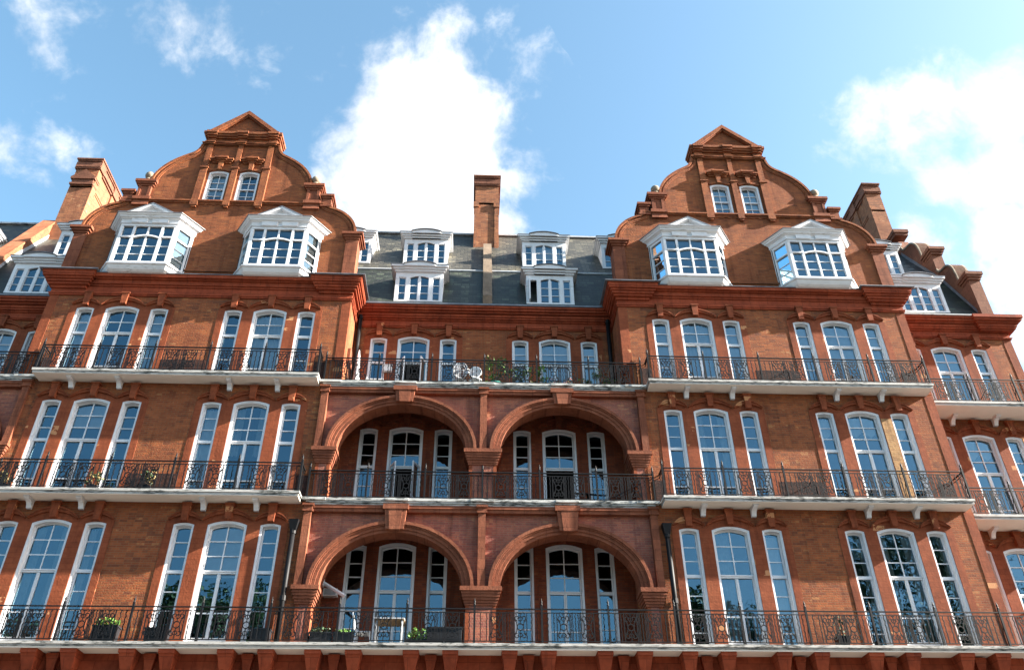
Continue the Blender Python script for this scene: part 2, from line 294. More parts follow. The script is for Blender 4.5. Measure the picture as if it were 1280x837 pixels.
# ------------------------------------------------------------------ mesh builder
class MB:
    def __init__(s): s.v = []; s.f = []; s.m = []; s.sm = []
    def add(s, vs, fs, m=0, smooth=False):
        o = len(s.v); s.v += [tuple(p) for p in vs]
        for f in fs: s.f.append([i+o for i in f]); s.m.append(m); s.sm.append(smooth)
        return s
    def box(s, x0, x1, y0, y1, z0, z1, m=0):
        return s.add([(x0,y0,z0),(x1,y0,z0),(x1,y1,z0),(x0,y1,z0),(x0,y0,z1),(x1,y0,z1),(x1,y1,z1),(x0,y1,z1)],
                     [(0,3,2,1),(4,5,6,7),(0,1,5,4),(1,2,6,5),(2,3,7,6),(3,0,4,7)], m)
    def frustum(s, b, t, z0, z1, m=0):
        """b, t = (x0,x1,y0,y1) rectangles at z0 and z1"""
        return s.add([(b[0],b[2],z0),(b[1],b[2],z0),(b[1],b[3],z0),(b[0],b[3],z0),(t[0],t[2],z1),(t[1],t[2],z1),(t[1],t[3],z1),(t[0],t[3],z1)],
                     [(0,3,2,1),(4,5,6,7),(0,1,5,4),(1,2,6,5),(2,3,7,6),(3,0,4,7)], m)
    def prism(s, poly, y0, y1, m=0, plane='xz', smooth=False):
        """polygon (a,b) in plane xz extruded along y, or in plane yz extruded along x"""
        n = len(poly)
        P = (lambda a, b, d: (a, d, b)) if plane == 'xz' else (lambda a, b, d: (d, a, b))
        vs = [P(a, b, y0) for a, b in poly]+[P(a, b, y1) for a, b in poly]
        tri = tessellate_polygon([[Vector((a, b, 0)) for a, b in poly]])
        fs = [tuple(t) for t in tri]+[tuple(i+n for i in reversed(t)) for t in tri]
        s.add(vs, fs, m)
        s.add(vs, [(i, (i+1) % n, (i+1) % n+n, i+n) for i in range(n)], m, smooth)
        return s
    def band(s, A, B, y0, y1, m=0):
        """strip between open curves A and B (same length, (x,z)) given thickness y0..y1"""
        n = len(A)
        vs = [(x, y0, z) for x, z in A]+[(x, y0, z) for x, z in B]+[(x, y1, z) for x, z in A]+[(x, y1, z) for x, z in B]
        fs = []
        for i in range(n-1):
            fs += [(i, i+1, n+i+1, n+i), (2*n+i, 3*n+i, 3*n+i+1, 2*n+i+1), (i, 2*n+i, 2*n+i+1, i+1), (n+i, n+i+1, 3*n+i+1, 3*n+i)]
        fs += [(0, n, 3*n, 2*n), (n-1, 3*n-1, 4*n-1, 2*n-1)]
        return s.add(vs, fs, m)
    def tube(s, pts, r, n=4, m=0, closed=False, r1=None, smooth=False):
        pts = [Vector(p) for p in pts]; k = len(pts); vs = []; fs = []
        for i, p in enumerate(pts):
            a = pts[(i-1) % k] if (closed or i > 0) else p
            b = pts[(i+1) % k] if (closed or i < k-1) else p
            t = (b-a)
            if t.length < 1e-9: t = Vector((0, 0, 1))
            t.normalize()
            ref = Vector((0, 1, 0)) if abs(t.y) < .9 else Vector((1, 0, 0))
            u = t.cross(ref).normalized(); w = t.cross(u)
            rr = r if r1 is None else r+(r1-r)*i/(k-1)
            for j in range(n):
                an = 2*math.pi*(j+.5)/n
                vs.append(p+(u*math.cos(an)+w*math.sin(an))*rr)
        for i in range(k if closed else k-1):
            i2 = (i+1) % k
            for j in range(n):
                j2 = (j+1) % n; fs.append((i*n+j, i*n+j2, i2*n+j2, i2*n+j))
        if not closed: fs += [tuple(range(n-1, -1, -1)), tuple((k-1)*n+j for j in range(n))]
        return s.add(vs, fs, m, smooth)
    def lathe(s, prof, c=(0, 0, 0), n=14, m=0):
        vs = [(c[0]+r*math.cos(2*math.pi*j/n), c[1]+r*math.sin(2*math.pi*j/n), c[2]+z) for r, z in prof for j in range(n)]
        fs = [(i*n+j, i*n+(j+1) % n, (i+1)*n+(j+1) % n, (i+1)*n+j) for i in range(len(prof)-1) for j in range(n)]
        return s.add(vs, fs, m, True)
    def wall(s, outer, holes, y, depth=.3, m=0, mr=None):
        """flat wall in the plane y with holes; every loop is given a reveal of the depth"""
        bm = bmesh.new(); es = []
        for lp in [outer]+holes:
            vv = [bm.verts.new((a, y, b)) for a, b in lp]
            for i in range(len(vv)): es.append(bm.edges.new((vv[i], vv[(i+1) % len(vv)])))
        bmesh.ops.triangle_fill(bm, use_beauty=True, use_dissolve=False, edges=es, normal=(0, -1, 0))
        bm.verts.index_update()
        s.add([v.co[:] for v in bm.verts], [[v.index for v in f.verts] for f in bm.faces], m)
        bm.free()
        for lp in [outer]+holes:
            n = len(lp)
            s.add([(a, y, b) for a, b in lp]+[(a, y+depth, b) for a, b in lp],
                  [(i, (i+1) % n, (i+1) % n+n, i+n) for i in range(n)], m if mr is None else mr)
        return s
    def mesh(s, name, mats):
        me = bpy.data.meshes.new(name); me.from_pydata(s.v, [], s.f)
        for k in (mats if isinstance(mats, (list, tuple)) else [mats]): me.materials.append(MAT[k])
        me.polygons.foreach_set('material_index', s.m); me.polygons.foreach_set('use_smooth', s.sm)
        me.update(); return me
    def build(s, name, mats, parent=None, loc=None):
        return link(name, s.mesh(name, mats), parent, loc)
def link(name, me, parent=None, loc=None):
    o = bpy.data.objects.new(name, me); COL.objects.link(o)
    if parent is not None: o.parent = parent
    if loc is not None: o.location = loc
    return o
def thing(name, label, cat, loc=(0, 0, 0), group=None, rz=0):
    o = bpy.data.objects.new(name, None); COL.objects.link(o); o.location = loc; o.rotation_euler.z = rz
    o['label'] = label; o['category'] = cat
    if group: o['group'] = group
    return o
def copy_tree(o, parent=None):
    c = o.copy(); COL.objects.link(c)
    if parent is not None: c.parent = parent
    for ch in list(o.children): copy_tree(ch, c)
    return c
def arc(h, r, n=10, zs=0., xc=0.):
    """segmental arch from (+h) to (-h), springing at zs, rise r"""
    if r < 1e-4: return [(xc+h, zs), (xc-h, zs)]
    Rr = (h*h+r*r)/(2*r); a = math.asin(min(1, h/Rr))
    return [(xc+Rr*math.sin(a-2*a*i/n), zs+r-Rr+Rr*math.cos(a-2*a*i/n)) for i in range(n+1)]
def arcz(x, h, r, zs):
    if r < 1e-4: return zs
    Rr = (h*h+r*r)/(2*r); return zs+r-Rr+math.sqrt(max(0, Rr*Rr-x*x))
def opening(h, zb, zs, r, xc=0.): return [(xc-h, zb), (xc+h, zb)]+arc(h, r, 10, zs, xc)

# ------------------------------------------------------------------ setting
g = MB(); g.box(-400, 400, -400, 400, -.5, 0).build('ground', 'asphalt')['kind'] = 'structure'
pv = MB(); pv.box(-60, 60, -6, 1.2, -.3, .13); pv.box(-60, 60, -60, -24, -.3, .13); pv.build('pavement', 'paving')['kind'] = 'structure'

# ------------------------------------------------------------------ the mansion block
block = thing('mansion_block', 'red brick mansion block with two shaped gables, iron balconies, white windows and arched loggias', 'building', (0, 0, 0))
H4, H3, H1 = 16.06, 12.02, 7.78           # balcony floors
XI, XO, HW, NA, NB = 7.26, 12.17, .555, .935, 1.514
REC = 1.45                                # how far the bays stand back behind the wings
BX = 9.66                                 # centre of each wing
LEV = {4: dict(zb=H4, zs=18.80, rise=.13, zt=17.89, up=2), 3: dict(zb=H3, zs=15.19, rise=.12, zt=13.91, up=3), 1: dict(zb=H1, zs=11.19, rise=.12, zt=9.86, up=3)}

# ---- windows
CACHE = {}
def win_meshes(kind, level, h, open_door=False):
    key = (kind, level, round(h, 3), open_door)
    if key in CACHE: return CACHE[key]
    L = LEV[level]; S = L['zs']-L['zb']; r = L['rise'] if kind == 'c' else .055
    zt = L['zt']-L['zb']; t = .068 if kind == 'c' else .060
    def inset(k): return h-k, S-k+k*r/h*1.0, r*(h-k)/h
    a = MB()
    O = opening(h, 0, S, r); hi, si, ri = inset(t); I = opening(hi, 0, si, ri)
    a.band(O[1:]+[O[0]], I[1:]+[I[0]], .02, .24)
    hi2, si2, ri2 = inset(t-.03); I2 = opening(hi2, 0, si2, ri2)
    a.band(O[1:]+[O[0]], I2[1:]+[I2[0]], .006, .02)
    casing = a.mesh('window', 'white')
    b = MB(); ys, ye = .15, .20
    hj, sj, rj = inset(t+.042); J = opening(hj, 0, sj, rj)
    Ib = opening(hi-.002, 0, si-.002, ri)
    b.band(Ib[1:]+[Ib[0]], J[1:]+[J[0]], ys, ye)
    b.box(-hi, hi, ys-.03, ye-.006, zt-.05, zt+.04)               # transom
    if kind == 'c': b.box(-hi, hi, ys-.055, ys-.031, zt+.0, zt+.036)
    gb = .014
    rows = L['up']; top = S+r-t-.03
    span = (si+ri-.06-zt-.03)
    for k in range(1, rows):
        z = zt+.03+span*k/rows; b.box(-hj, hj, ys+.008, ye-.008, z-gb, z+gb)
    if kind == 'c': b.box(-gb-.002, gb+.002, ys+.004, ye-.012, zt+.041, arcz(0, hj, rj, sj)+.02)
    if kind == 'c':
        if not open_door:
            b.box(-.045, .045, ys-.012, ye-.003, .0, zt-.051)
            b.box(-.010, .010, ys-.026, ys-.013, .05, zt-.06)
        zz = {4: [.55], 3: [.62], 1: [.95]}[level]
        if not open_door:
            for z in zz:
                b.box(-hj, -.045, ys+.008, ye-.008, z-gb-.004, z+gb+.004); b.box(.045, hj, ys+.008, ye-.008, z-gb-.004, z+gb+.004)
            b.box(-hj, -.045, ys+.003, ye-.004, 0, .30); b.box(.045, hj, ys+.003, ye-.004, 0, .30)
            pass
    else:
        low = {4: 2, 3: 3, 1: 4}[level]
        for k in range(1, low):
            z = (zt-.05)*k/low; b.box(-hj, hj, ys+.008, ye-.008, z-gb, z+gb)
        b.box(-hj, hj, ys+.004, ye-.004, 0, .10)
    sash = b.mesh('sash_bars', 'white')
    c = MB(); G = opening(hi-.01, 0.02, si-.01, ri)
    if open_door: G = opening(hi-.01, zt, si-.01, ri)
    c.add([(x, .178, z) for x, z in G], [tuple(range(len(G)))]); glass = c.mesh('glass_pane', 'glass')
    CACHE[key] = (casing, sash, glass, hi, S+r, zt)
    return CACHE[key]
def curtain_mesh(h, z0, z1, mode):
    key = ('cur', round(h, 2), round(z0, 2), round(z1, 2), mode)
    if key in CACHE: return CACHE[key]
    m = MB()
    def strip(x0, x1, amp):
        n = max(8, int((x1-x0)/.03)); A = []
        for i in range(n+1):
            x = x0+(x1-x0)*i/n; A.append((x, .30+amp*math.sin(x*62+math.sin(x*9)*2)))
        vs = [(x, y, z0) for x, y in A]+[(x, y, z1) for x, y in A]
        m.add(vs, [(i, i+1, n+1+i+1, n+1+i) for i in range(n)], 0, True)
    if mode == 'full': strip(-h, h, .018)
    elif mode == 'blind': m.box(-h, h, .27, .285, z0, z1)
    elif mode == 'sides': strip(-h, -h*.45, .028); strip(h*.5, h, .028)
    elif mode == 'left': strip(-h, -h*.05, .028)
    elif mode == 'swag':
        n = 14
        vs = []; 
        for i in range(n+1):
            x = -h+2*h*i/n; u = abs(math.sin(math.pi*(i/n)*2)) if h > .4 else abs(math.sin(math.pi*i/n))
            vs += [(x, .27+.02*math.sin(i*2.2), z1), (x, .30+.03*math.sin(i*1.9), z1-(.45+.22*u))]
        m.add(vs, [(2*i, 2*i+2, 2*i+3, 2*i+1) for i in range(n)], 0, True)
    CACHE[key] = m.mesh('curtain', {'blind': 'linen', 'swag': 'linen', 'full': 'linen'}.get(mode, 'drape')); return CACHE[key]
def window(kind, level, x, y, cur=None, open_door=False):
    h = HW if kind == 'c' else (NB-NA)/2
    cs, sa, gl, hi, top, zt = win_meshes(kind, level, h, open_door)
    w = link('window', cs, block, (x, y, LEV[level]['zb']))
    link('sash_bars', sa, w)
    gp = link('glass_pane', gl, w); gp.rotation_euler = (rnd.uniform(-.003, .005), 0, rnd.uniform(-.014, .014))
    if cur:
        mode, f0, f1 = cur
        link('curtain', curtain_mesh(hi, top*f0+.02, top*f1-(.14 if f1 > .99 else 0), mode), w)
    return w
# ---- terracotta dressing round a group of three windows
def surround(level, xc, y, skip_left=False, mat='terracotta'):
    L = LEV[level]; zb, zs, r = L['zb'], L['zs'], L['rise']
    m = MB(); holes = []; nh = (NB-NA)/2; nx = (NA+NB)/2
    for dx, h, rr in ((-nx, nh, .055), (0, HW, r), (nx, nh, .055)):
        if skip_left and dx < 0: continue
        holes.append(opening(h+.004, zb-.06, zs, rr, xc+dx))
    xl = xc-1.73 if not skip_left else xc-HW-.19
    # outline follows the three hoods
    top = []
    def hood_arc(cx, h, rise, n=8): return [(x, z) for x, z in arc(h, rise, n, zs+.115, cx)]
    seq = [(xc+nx, nh+.155, .14), (xc, HW+.14, .215)]+([] if skip_left else [(xc-nx, nh+.155, .14)])
    for cx, h, rise in seq: top += hood_arc(cx, h, rise)
    pts = []
    for p in [(xl, zb-.08), (xc+1.73, zb-.08), (xc+1.73, zs+.10)]+top+([(xl, zs+.10)] if not skip_left else [(xl, zs+.115)]):
        if pts and abs(p[0]-pts[-1][0]) < 1e-3 and abs(p[1]-pts[-1][1]) < 1e-3: continue
        pts.append(p)
    m.wall(pts, holes, y-.014, .05, 0)
    for cx, h, rise in seq:
        A = arc(h, rise, 12, zs+.115, cx); B = arc(h+.015, rise+.085, 12, zs+.125, cx); Bo = arc(h+.02, rise+.125, 12, zs+.13, cx)
        m.band(A, B, y-.075, y+.01); m.band(B, Bo, y-.105, y+.01)
        ka = zs+(r if h > .6 else .055)+.02; kb = zs+.565
        w0, w1 = .085, .115
        m.prism([(cx-w0, ka), (cx+w0, ka), (cx+w1, kb), (cx-w1, kb)], y-.15, y+.01)
        m.box(cx-w1-.025, cx+w1+.025, y-.17, y+.01, kb-.001, kb+.05)
    return m.build('window_surround', mat, block)
def triple(level, xc, y, curs=(None, None, None), skip_left=False, open_door=False, mat='terracotta'):
    nx = (NA+NB)/2
    if not skip_left: window('n', level, xc-nx, y, curs[0])
    window('c', level, xc, y, curs[1], open_door)
    window('n', level, xc+nx, y, curs[2])
    surround(level, xc, y, skip_left, mat)
def holes_for(levels, xcs, skip_left=False):
    H = []; nx = (NA+NB)/2; nh = (NB-NA)/2
    for l in levels:
        L = LEV[l]
        for xc in xcs:
            for dx, h, rr in ((-nx, nh, .055), (0, HW, L['rise']), (nx, nh, .055)):
                H.append(opening(h+.002, L['zb']-.05, L['zs'], rr, xc+dx))
    return H

# ---- wings
for s in (-1, 1):
    x0, x1 = s*BX-5.05, s*BX+5.05
    m = MB()
    nl = x0+.36; nr = x1-.36 if s < 0 else x1; zn = H4-.19           # the loggia fronts bite into the wing below the top terrace
    P_ = [(nl, 0), (nr, 0)]+([(nr, zn), (x1, zn)] if s < 0 else [])+[(x1, 20.1), (x0, 20.1), (x0, zn), (nl, zn)]
    m.wall(P_, holes_for((4, 3, 1), (s*XI, s*XO)), 0, .28)
    for xx in (x0, x1):                                           # return walls
        m.add([(xx, .28, 0), (xx, 3.2, 0), (xx, 3.2, 20.1), (xx, .28, 20.1)], [(0, 1, 2, 3)])
    m.build('wing_wall', 'brick', block)
    for xx, d in ((x0, 1), (x1, -1)):                              # rubbed corner strips
        for z0, z1 in ((H4-.1, 19.33), (H3, 15.9), (H1, 11.85)):
            if z0 < 15 and not (s > 0 and xx == x1): continue
            q = MB(); q.box(min(xx-d*.012, xx+d*.29), max(xx-d*.012, xx+d*.29), -.012, .34, z0, z1); q.build('corner_strip', 'terracotta', block)
    c = MB()                                                       # entablature
    steps = [(19.33, 19.39, .05), (19.39, 19.43, .075), (19.43, 19.72, .03), (19.72, 19.79, .07), (19.79, 19.95, .12), (19.95, 20.0, .19), (20.0, 20.13, .28)]
    for z0, z1, p in steps: c.box(x0-p, x1+p, -p, REC+.4, z0, z1-.001)
    for bx in (x0-.0, x1-1.06):
        for z0, z1, p in [(19.60, 19.70, .10), (19.70, 19.78, .19), (19.78, 19.87, .25), (19.87, 19.95, .30), (19.95, 20.02, .36), (20.02, 20.12, .38), (20.12, 20.165, .40)]:
            e = p-.02
            c.box(bx-e+.02, bx+1.06+e-.02, -p, 1.0, z0, z1-.001)
    c.build('cornice', 'terracotta_deep', block)
    l = MB(); l.box(x0-.31, x1+.31, -.31, REC, 20.129, 20.150)
    for bx in (x0, x1-1.06): l.box(bx-.45, bx+1.51, -.47, 1.0, 20.164, 20.19)
    l.build('lead_flashing', 'lead', block)

# curtains per window, as the photograph shows them
BL = lambda f0, f1: ('blind', f0, f1)
FULL = ('full', 0, 1); SIDE = ('sides', 0, 1); SW = ('swag', 0, 1); LEFT = ('left', 0, 1)
CUR = {(4, -XO): (FULL, None, FULL), (4, -XI): (None, ('full', .0, 1), None), (4, XI): (BL(.2, 1), FULL, BL(.2, 1)), (4, XO): (BL(.2, 1), BL(.35, 1), BL(.2, 1)),
       (3, -XO): (None, BL(.72, 1), None), (3, -XI): (FULL, ('sides', .45, 1), None), (3, XI): (None, SIDE, None), (3, XO): (SW, SW, SW),
       (1, -XO): (None, SIDE, LEFT), (1, -XI): (None, BL(.55, 1), None), (1, XI): (None, LEFT, FULL), (1, XO): (SIDE, SIDE, SIDE)}
for lv in (4, 3, 1):
    for xc in (-XO, -XI, XI, XO): triple(lv, xc, 0, CUR[(lv, xc)])

rp = MB(); rp.box(XO+HW+.02, XO+NA-.02, -.019, .02, H3, 15.02); rp.build('repaired_pier', 'yellow_brick', block)
# band coloured with both soot and shadow along the foot of each storey
for z in (H4, H3):
    for a, b in ((-XO+1.74, -XI-1.74), (XI+1.74, XO-1.74), (-XI+1.74, -5.19), (5.19, XI-1.74), (XO+1.74, 14.4), (-14.1, -XO-1.74)):
        pl = MB(); pl.box(a, b, -.017, .05, z-.05, z+.74); pl.build('soot_shade_band', 'soot_shade_brick', block)

# ---- shaped gables
def catmull(P, k=5):
    out = []
    for i in range(len(P)-1):
        p0 = P[max(0, i-1)]; p1 = P[i]; p2 = P[i+1]; p3 = P[min(len(P)-1, i+2)]
        for j in range(k):
            t = j/k
            out.append(tuple(.5*((2*p1[d])+(-p0[d]+p2[d])*t+(2*p0[d]-5*p1[d]+4*p2[d]-p3[d])*t*t+(-p0[d]+3*p1[d]-3*p2[d]+p3[d])*t**3) for d in (0, 1)))
    out.append(P[-1]); return out
LOW = catmull([(4.90, 22.42), (4.86, 22.80), (4.70, 23.16), (4.42, 23.47), (4.10, 23.66), (3.84, 23.76), (3.70, 23.86), (3.66, 23.97)])
UPP = catmull([(2.98, 24.93), (2.94, 25.22), (2.80, 25.54), (2.57, 25.86), (2.28, 26.13), (1.98, 26.34), (1.74, 26.49), (1.60, 26.64), (1.52, 26.82), (1.49, 27.0)])
def offset(C, d):
    out = []
    for i, p in enumerate(C):
        a = C[max(0, i-1)]; b = C[min(len(C)-1, i+1)]
        tx, tz = b[0]-a[0], b[1]-a[1]; L = math.hypot(tx, tz) or 1
        out.append((p[0]-tz/L*d, p[1]+tx/L*d))
    return out
GY = .10
for s in (-1, 1):
    gx = s*9.70
    half = [(5.02, 20.12), (5.02, 22.40)]+LOW+[(3.66, 24.0), (3.40, 24.0), (3.40, 24.6), (2.98, 24.6)]+UPP+[(1.40, 27.0), (1.40, 27.66)]
    outline = [(gx+u, z) for u, z in half]+[(gx, 28.86)]+[(gx-u, z) for u, z in reversed(half)]
    ded = []
    for p in outline:
        if ded and math.hypot(p[0]-ded[-1][0], p[1]-ded[-1][1]) < 1e-3: continue
        ded.append(p)
    m = MB()
    gw = [opening(.375, 23.98, 25.50, .09, gx+u) for u in (-.585, .585)]
    m.wall(ded, gw, GY, .45)
    m.prism([(x, z) for x, z in ded], GY+.451, GY+.47)
    gable = m.build('gable', 'attic_brick', block)
    for sg in (-1, 1):
        f = lambda C: [(gx+sg*u, z) for u, z in C]
        for C in (LOW, UPP):
            k = MB()
            k.band(f(C), f(offset(C, .20)), GY-.03, GY+.5)
            k.band(f(offset(C, -.05)), f(offset(C, .035)), GY-.085, GY+.56)
            k.band(f(offset(C, .10)), f(offset(C, .15)), GY-.05, GY+.1)
            k.build('gable_coping', 'attic_brick', gable)
    t = MB()
    # string courses
    t.box(gx-4.95, gx+4.95, GY-.05, GY+.1, 20.56, 20.63)
    t.box(gx-3.6, gx+3.6, GY-.11, GY+.1, 23.90, 23.965); t.box(gx-3.55, gx+3.55, GY-.06, GY+.1, 23.84, 23.90)
    # pilasters of the centre part
    for u0, u1 in ((-1.31, -1.05), (-.11, .11), (1.05, 1.31)):
        t.box(gx+u0, gx+u1, GY-.09, GY+.1, 23.96, 25.66)
        t.box(gx+u0-.03, gx+u1+.03, GY-.13, GY+.1, 25.66, 25.72)
        t.box(gx+u0+.02, gx+u1-.02, GY-.075, GY+.1, 25.72, 26.98)
        t.box(gx+u0-.01, gx+u1+.01, GY-.12, GY+.1, 23.70, 23.90); t.box(gx+u0+.03, gx+u1-.03, GY-.09, GY+.1, 23.62, 23.70)
    # wavy apron under the windows
    AP = [(gx-1.05, 23.88)]+[(gx-1.05+2.1*i/40, 23.74+.055*abs(math.sin(i/40*math.pi*7))) for i in range(41)]+[(gx+1.05, 23.88)]
    t.prism(AP[1:-1]+[AP[-1], AP[0]], GY-.035, GY+.1)
    # hoods over the two windows
    for u in (-.585, .585):
        A = arc(.39, .09, 10, 25.52, gx+u); B = arc(.44, .11, 10, 25.60, gx+u); t.band(A, B, GY-.06, GY+.05)
        t.prism([(gx+u-.07, 25.60), (gx+u+.07, 25.60), (gx+u+.10, 26.02), (gx+u-.10, 26.02)], GY-.11, GY+.1)
        for z0, z1, hw, p in ((25.98, 26.05, .36, .06), (26.05, 26.11, .41, .11), (26.11, 26.18, .45, .16)):
            t.box(gx+u-hw, gx+u+hw, GY-p, GY+.1, z0, z1-.001)
            t.box(gx+u-.16-(hw-.36), gx+u+.16+(hw-.36), GY-p-.07, GY+.1, z0+.02, z1+.03)
    # entablature and pediment
    for z0, z1, w, p in ((26.98, 27.04, 1.47, .10), (27.04, 27.09, 1.52, .14), (27.09, 27.34, 1.38, .03), (27.34, 27.42, 1.44, .10), (27.42, 27.52, 1.49, .16), (27.52, 27.64, 1.53, .21)):
        t.box(gx-w, gx+w, GY-p, GY+.6, z0, z1-.001)
        for u in (-1.2, 0, 1.2): t.box(gx+u-.15-p*.3, gx+u+.15+p*.3, GY-p-.055, GY+.3, z0+.004, z1-.006)
    for w, z, p, th in ((1.46, 27.64, .16, .16), (1.30, 27.64, .10, .10)):
        apex = 28.95 if p > .12 else 28.79
        for sg in (-1, 1):
            t.prism([(gx+sg*w, z), (gx, apex), (gx, apex-th*1.25), (gx+sg*(w-th*1.6), z)], GY-p, GY+(.58 if p > .12 else .3))
    t.build('gable_dressing', 'attic_brick', gable)
    for sg in (-1, 1):
        X = lambda a, b: (min(gx+sg*a, gx+sg*b), max(gx+sg*a, gx+sg*b))
        pr = MB(); a, b = X(4.62, 5.06); pr.box(a, b, GY-.07, GY+.5, 20.13, 22.26); pr.box(a-.03, b+.03, GY-.1, GY+.55, 20.13, 20.5)
        for z0, z1, p in ((22.18, 22.26, .04), (22.26, 22.35, .10), (22.35, 22.45, .16)): pr.box(a-p, b+p, GY-.07-p, GY+.5+p, z0, z1-.001)
        pr.build('gable_pier', 'terracotta_smooth', gable)
        pr = MB(); a, b = X(2.86, 3.42)                            # ball pedestal
        pr.box(a-.04, b+.04, GY-.13, GY+.55, 23.92, 24.06); pr.box(a+.04, b-.04, GY-.06, GY+.5, 24.06, 24.66)
        for fx in (a+.04, b-.14): pr.box(fx, fx+.10, GY-.09, GY-.06, 24.06, 24.66)
        for z0, z1, p in ((24.62, 24.70, .02), (24.70, 24.78, .07), (24.78, 24.90, .11)): pr.box(a-p, b+p, GY-.08-p, GY+.5+p, z0, z1-.001)
        pr.frustum((a-.02, b+.02, GY-.10, GY+.54), (a-.0, b+.0, GY-.06, GY+.5), 23.66, 23.92)
        pr.build('ball_pedestal', 'terracotta_smooth', gable)
        pr = MB(); a, b = X(3.52, 3.86)                            # small step pedestal
        pr.box(a, b, GY-.05, GY+.45, 23.80, 24.30)
        for z0, z1, p in ((24.22, 24.30, .04), (24.30, 24.40, .09)): pr.box(a-p, b+p, GY-.05-p, GY+.45+p, z0, z1-.001)
        pr.box(a-.05, b+.05, GY-.1, GY+.5, 23.80, 23.88)
        pr.build('step_pedestal', 'terracotta_smooth', gable)
    for sg in (-1, 1):
        bl = MB(); prof = [(.001, 0), (.13, 0), (.12, .05), (.09, .09)]+[(.18*math.cos(a), .245+.18*math.sin(a)) for a in [R(-65+i*15.4) for i in range(11)]]+[(.001, .427)]
        bl.lathe(prof, (gx+sg*3.14, GY+.02, 24.98)).build('ball_finial', 'ball', gable)
    # windows of the gable
    for u in (-.585, .585):
        w = MB(); O = opening(.372, 0, 1.52, .09); I = opening(.305, 0.06, 1.45, .075); J = opening(.27, .1, 1.42, .066)
        w.band(O+[O[0]], I+[I[0]], .01, .22); wo_ = w.build('window', 'white', block, (gx+u, GY, 23.98))
        w = MB(); w.band(I+[I[0]], J+[J[0]], .13, .18)
        w.box(-.3, .3, .11, .175, .72, .775)
        for z in (.40, 1.1): w.box(-.28, .28, .138, .172, z-.013, z+.013)
        w.box(-.013, .013, .14, .17, .1, 1.48); w.build('sash_bars', 'white', wo_)
        w = MB(); w.add([(x, .165, z) for x, z in I], [tuple(range(len(I)))]); w.build('glass_pane', 'glass', wo_)
        if not (s == -1 and u > 0):
            w = MB(); w.box(-.3, .3, .24, .25, .55 if s < 0 else .5, 1.5); w.build('blind', 'linen', wo_)
    # roof behind the gable
    rf = MB(); ro = [(gx-4.75, 20.1), (gx+4.75, 20.1), (gx+4.75, 22.2), (gx+3.1, 23.9), (gx+2.4, 25.3), (gx+1.1, 26.6), (gx-1.1, 26.6), (gx-2.4, 25.3), (gx-3.1, 23.9), (gx-4.75, 22.2)]
    rf.prism(ro, GY+.48, 6.2); rf.build('wing_roof', 'slate_dark', block)

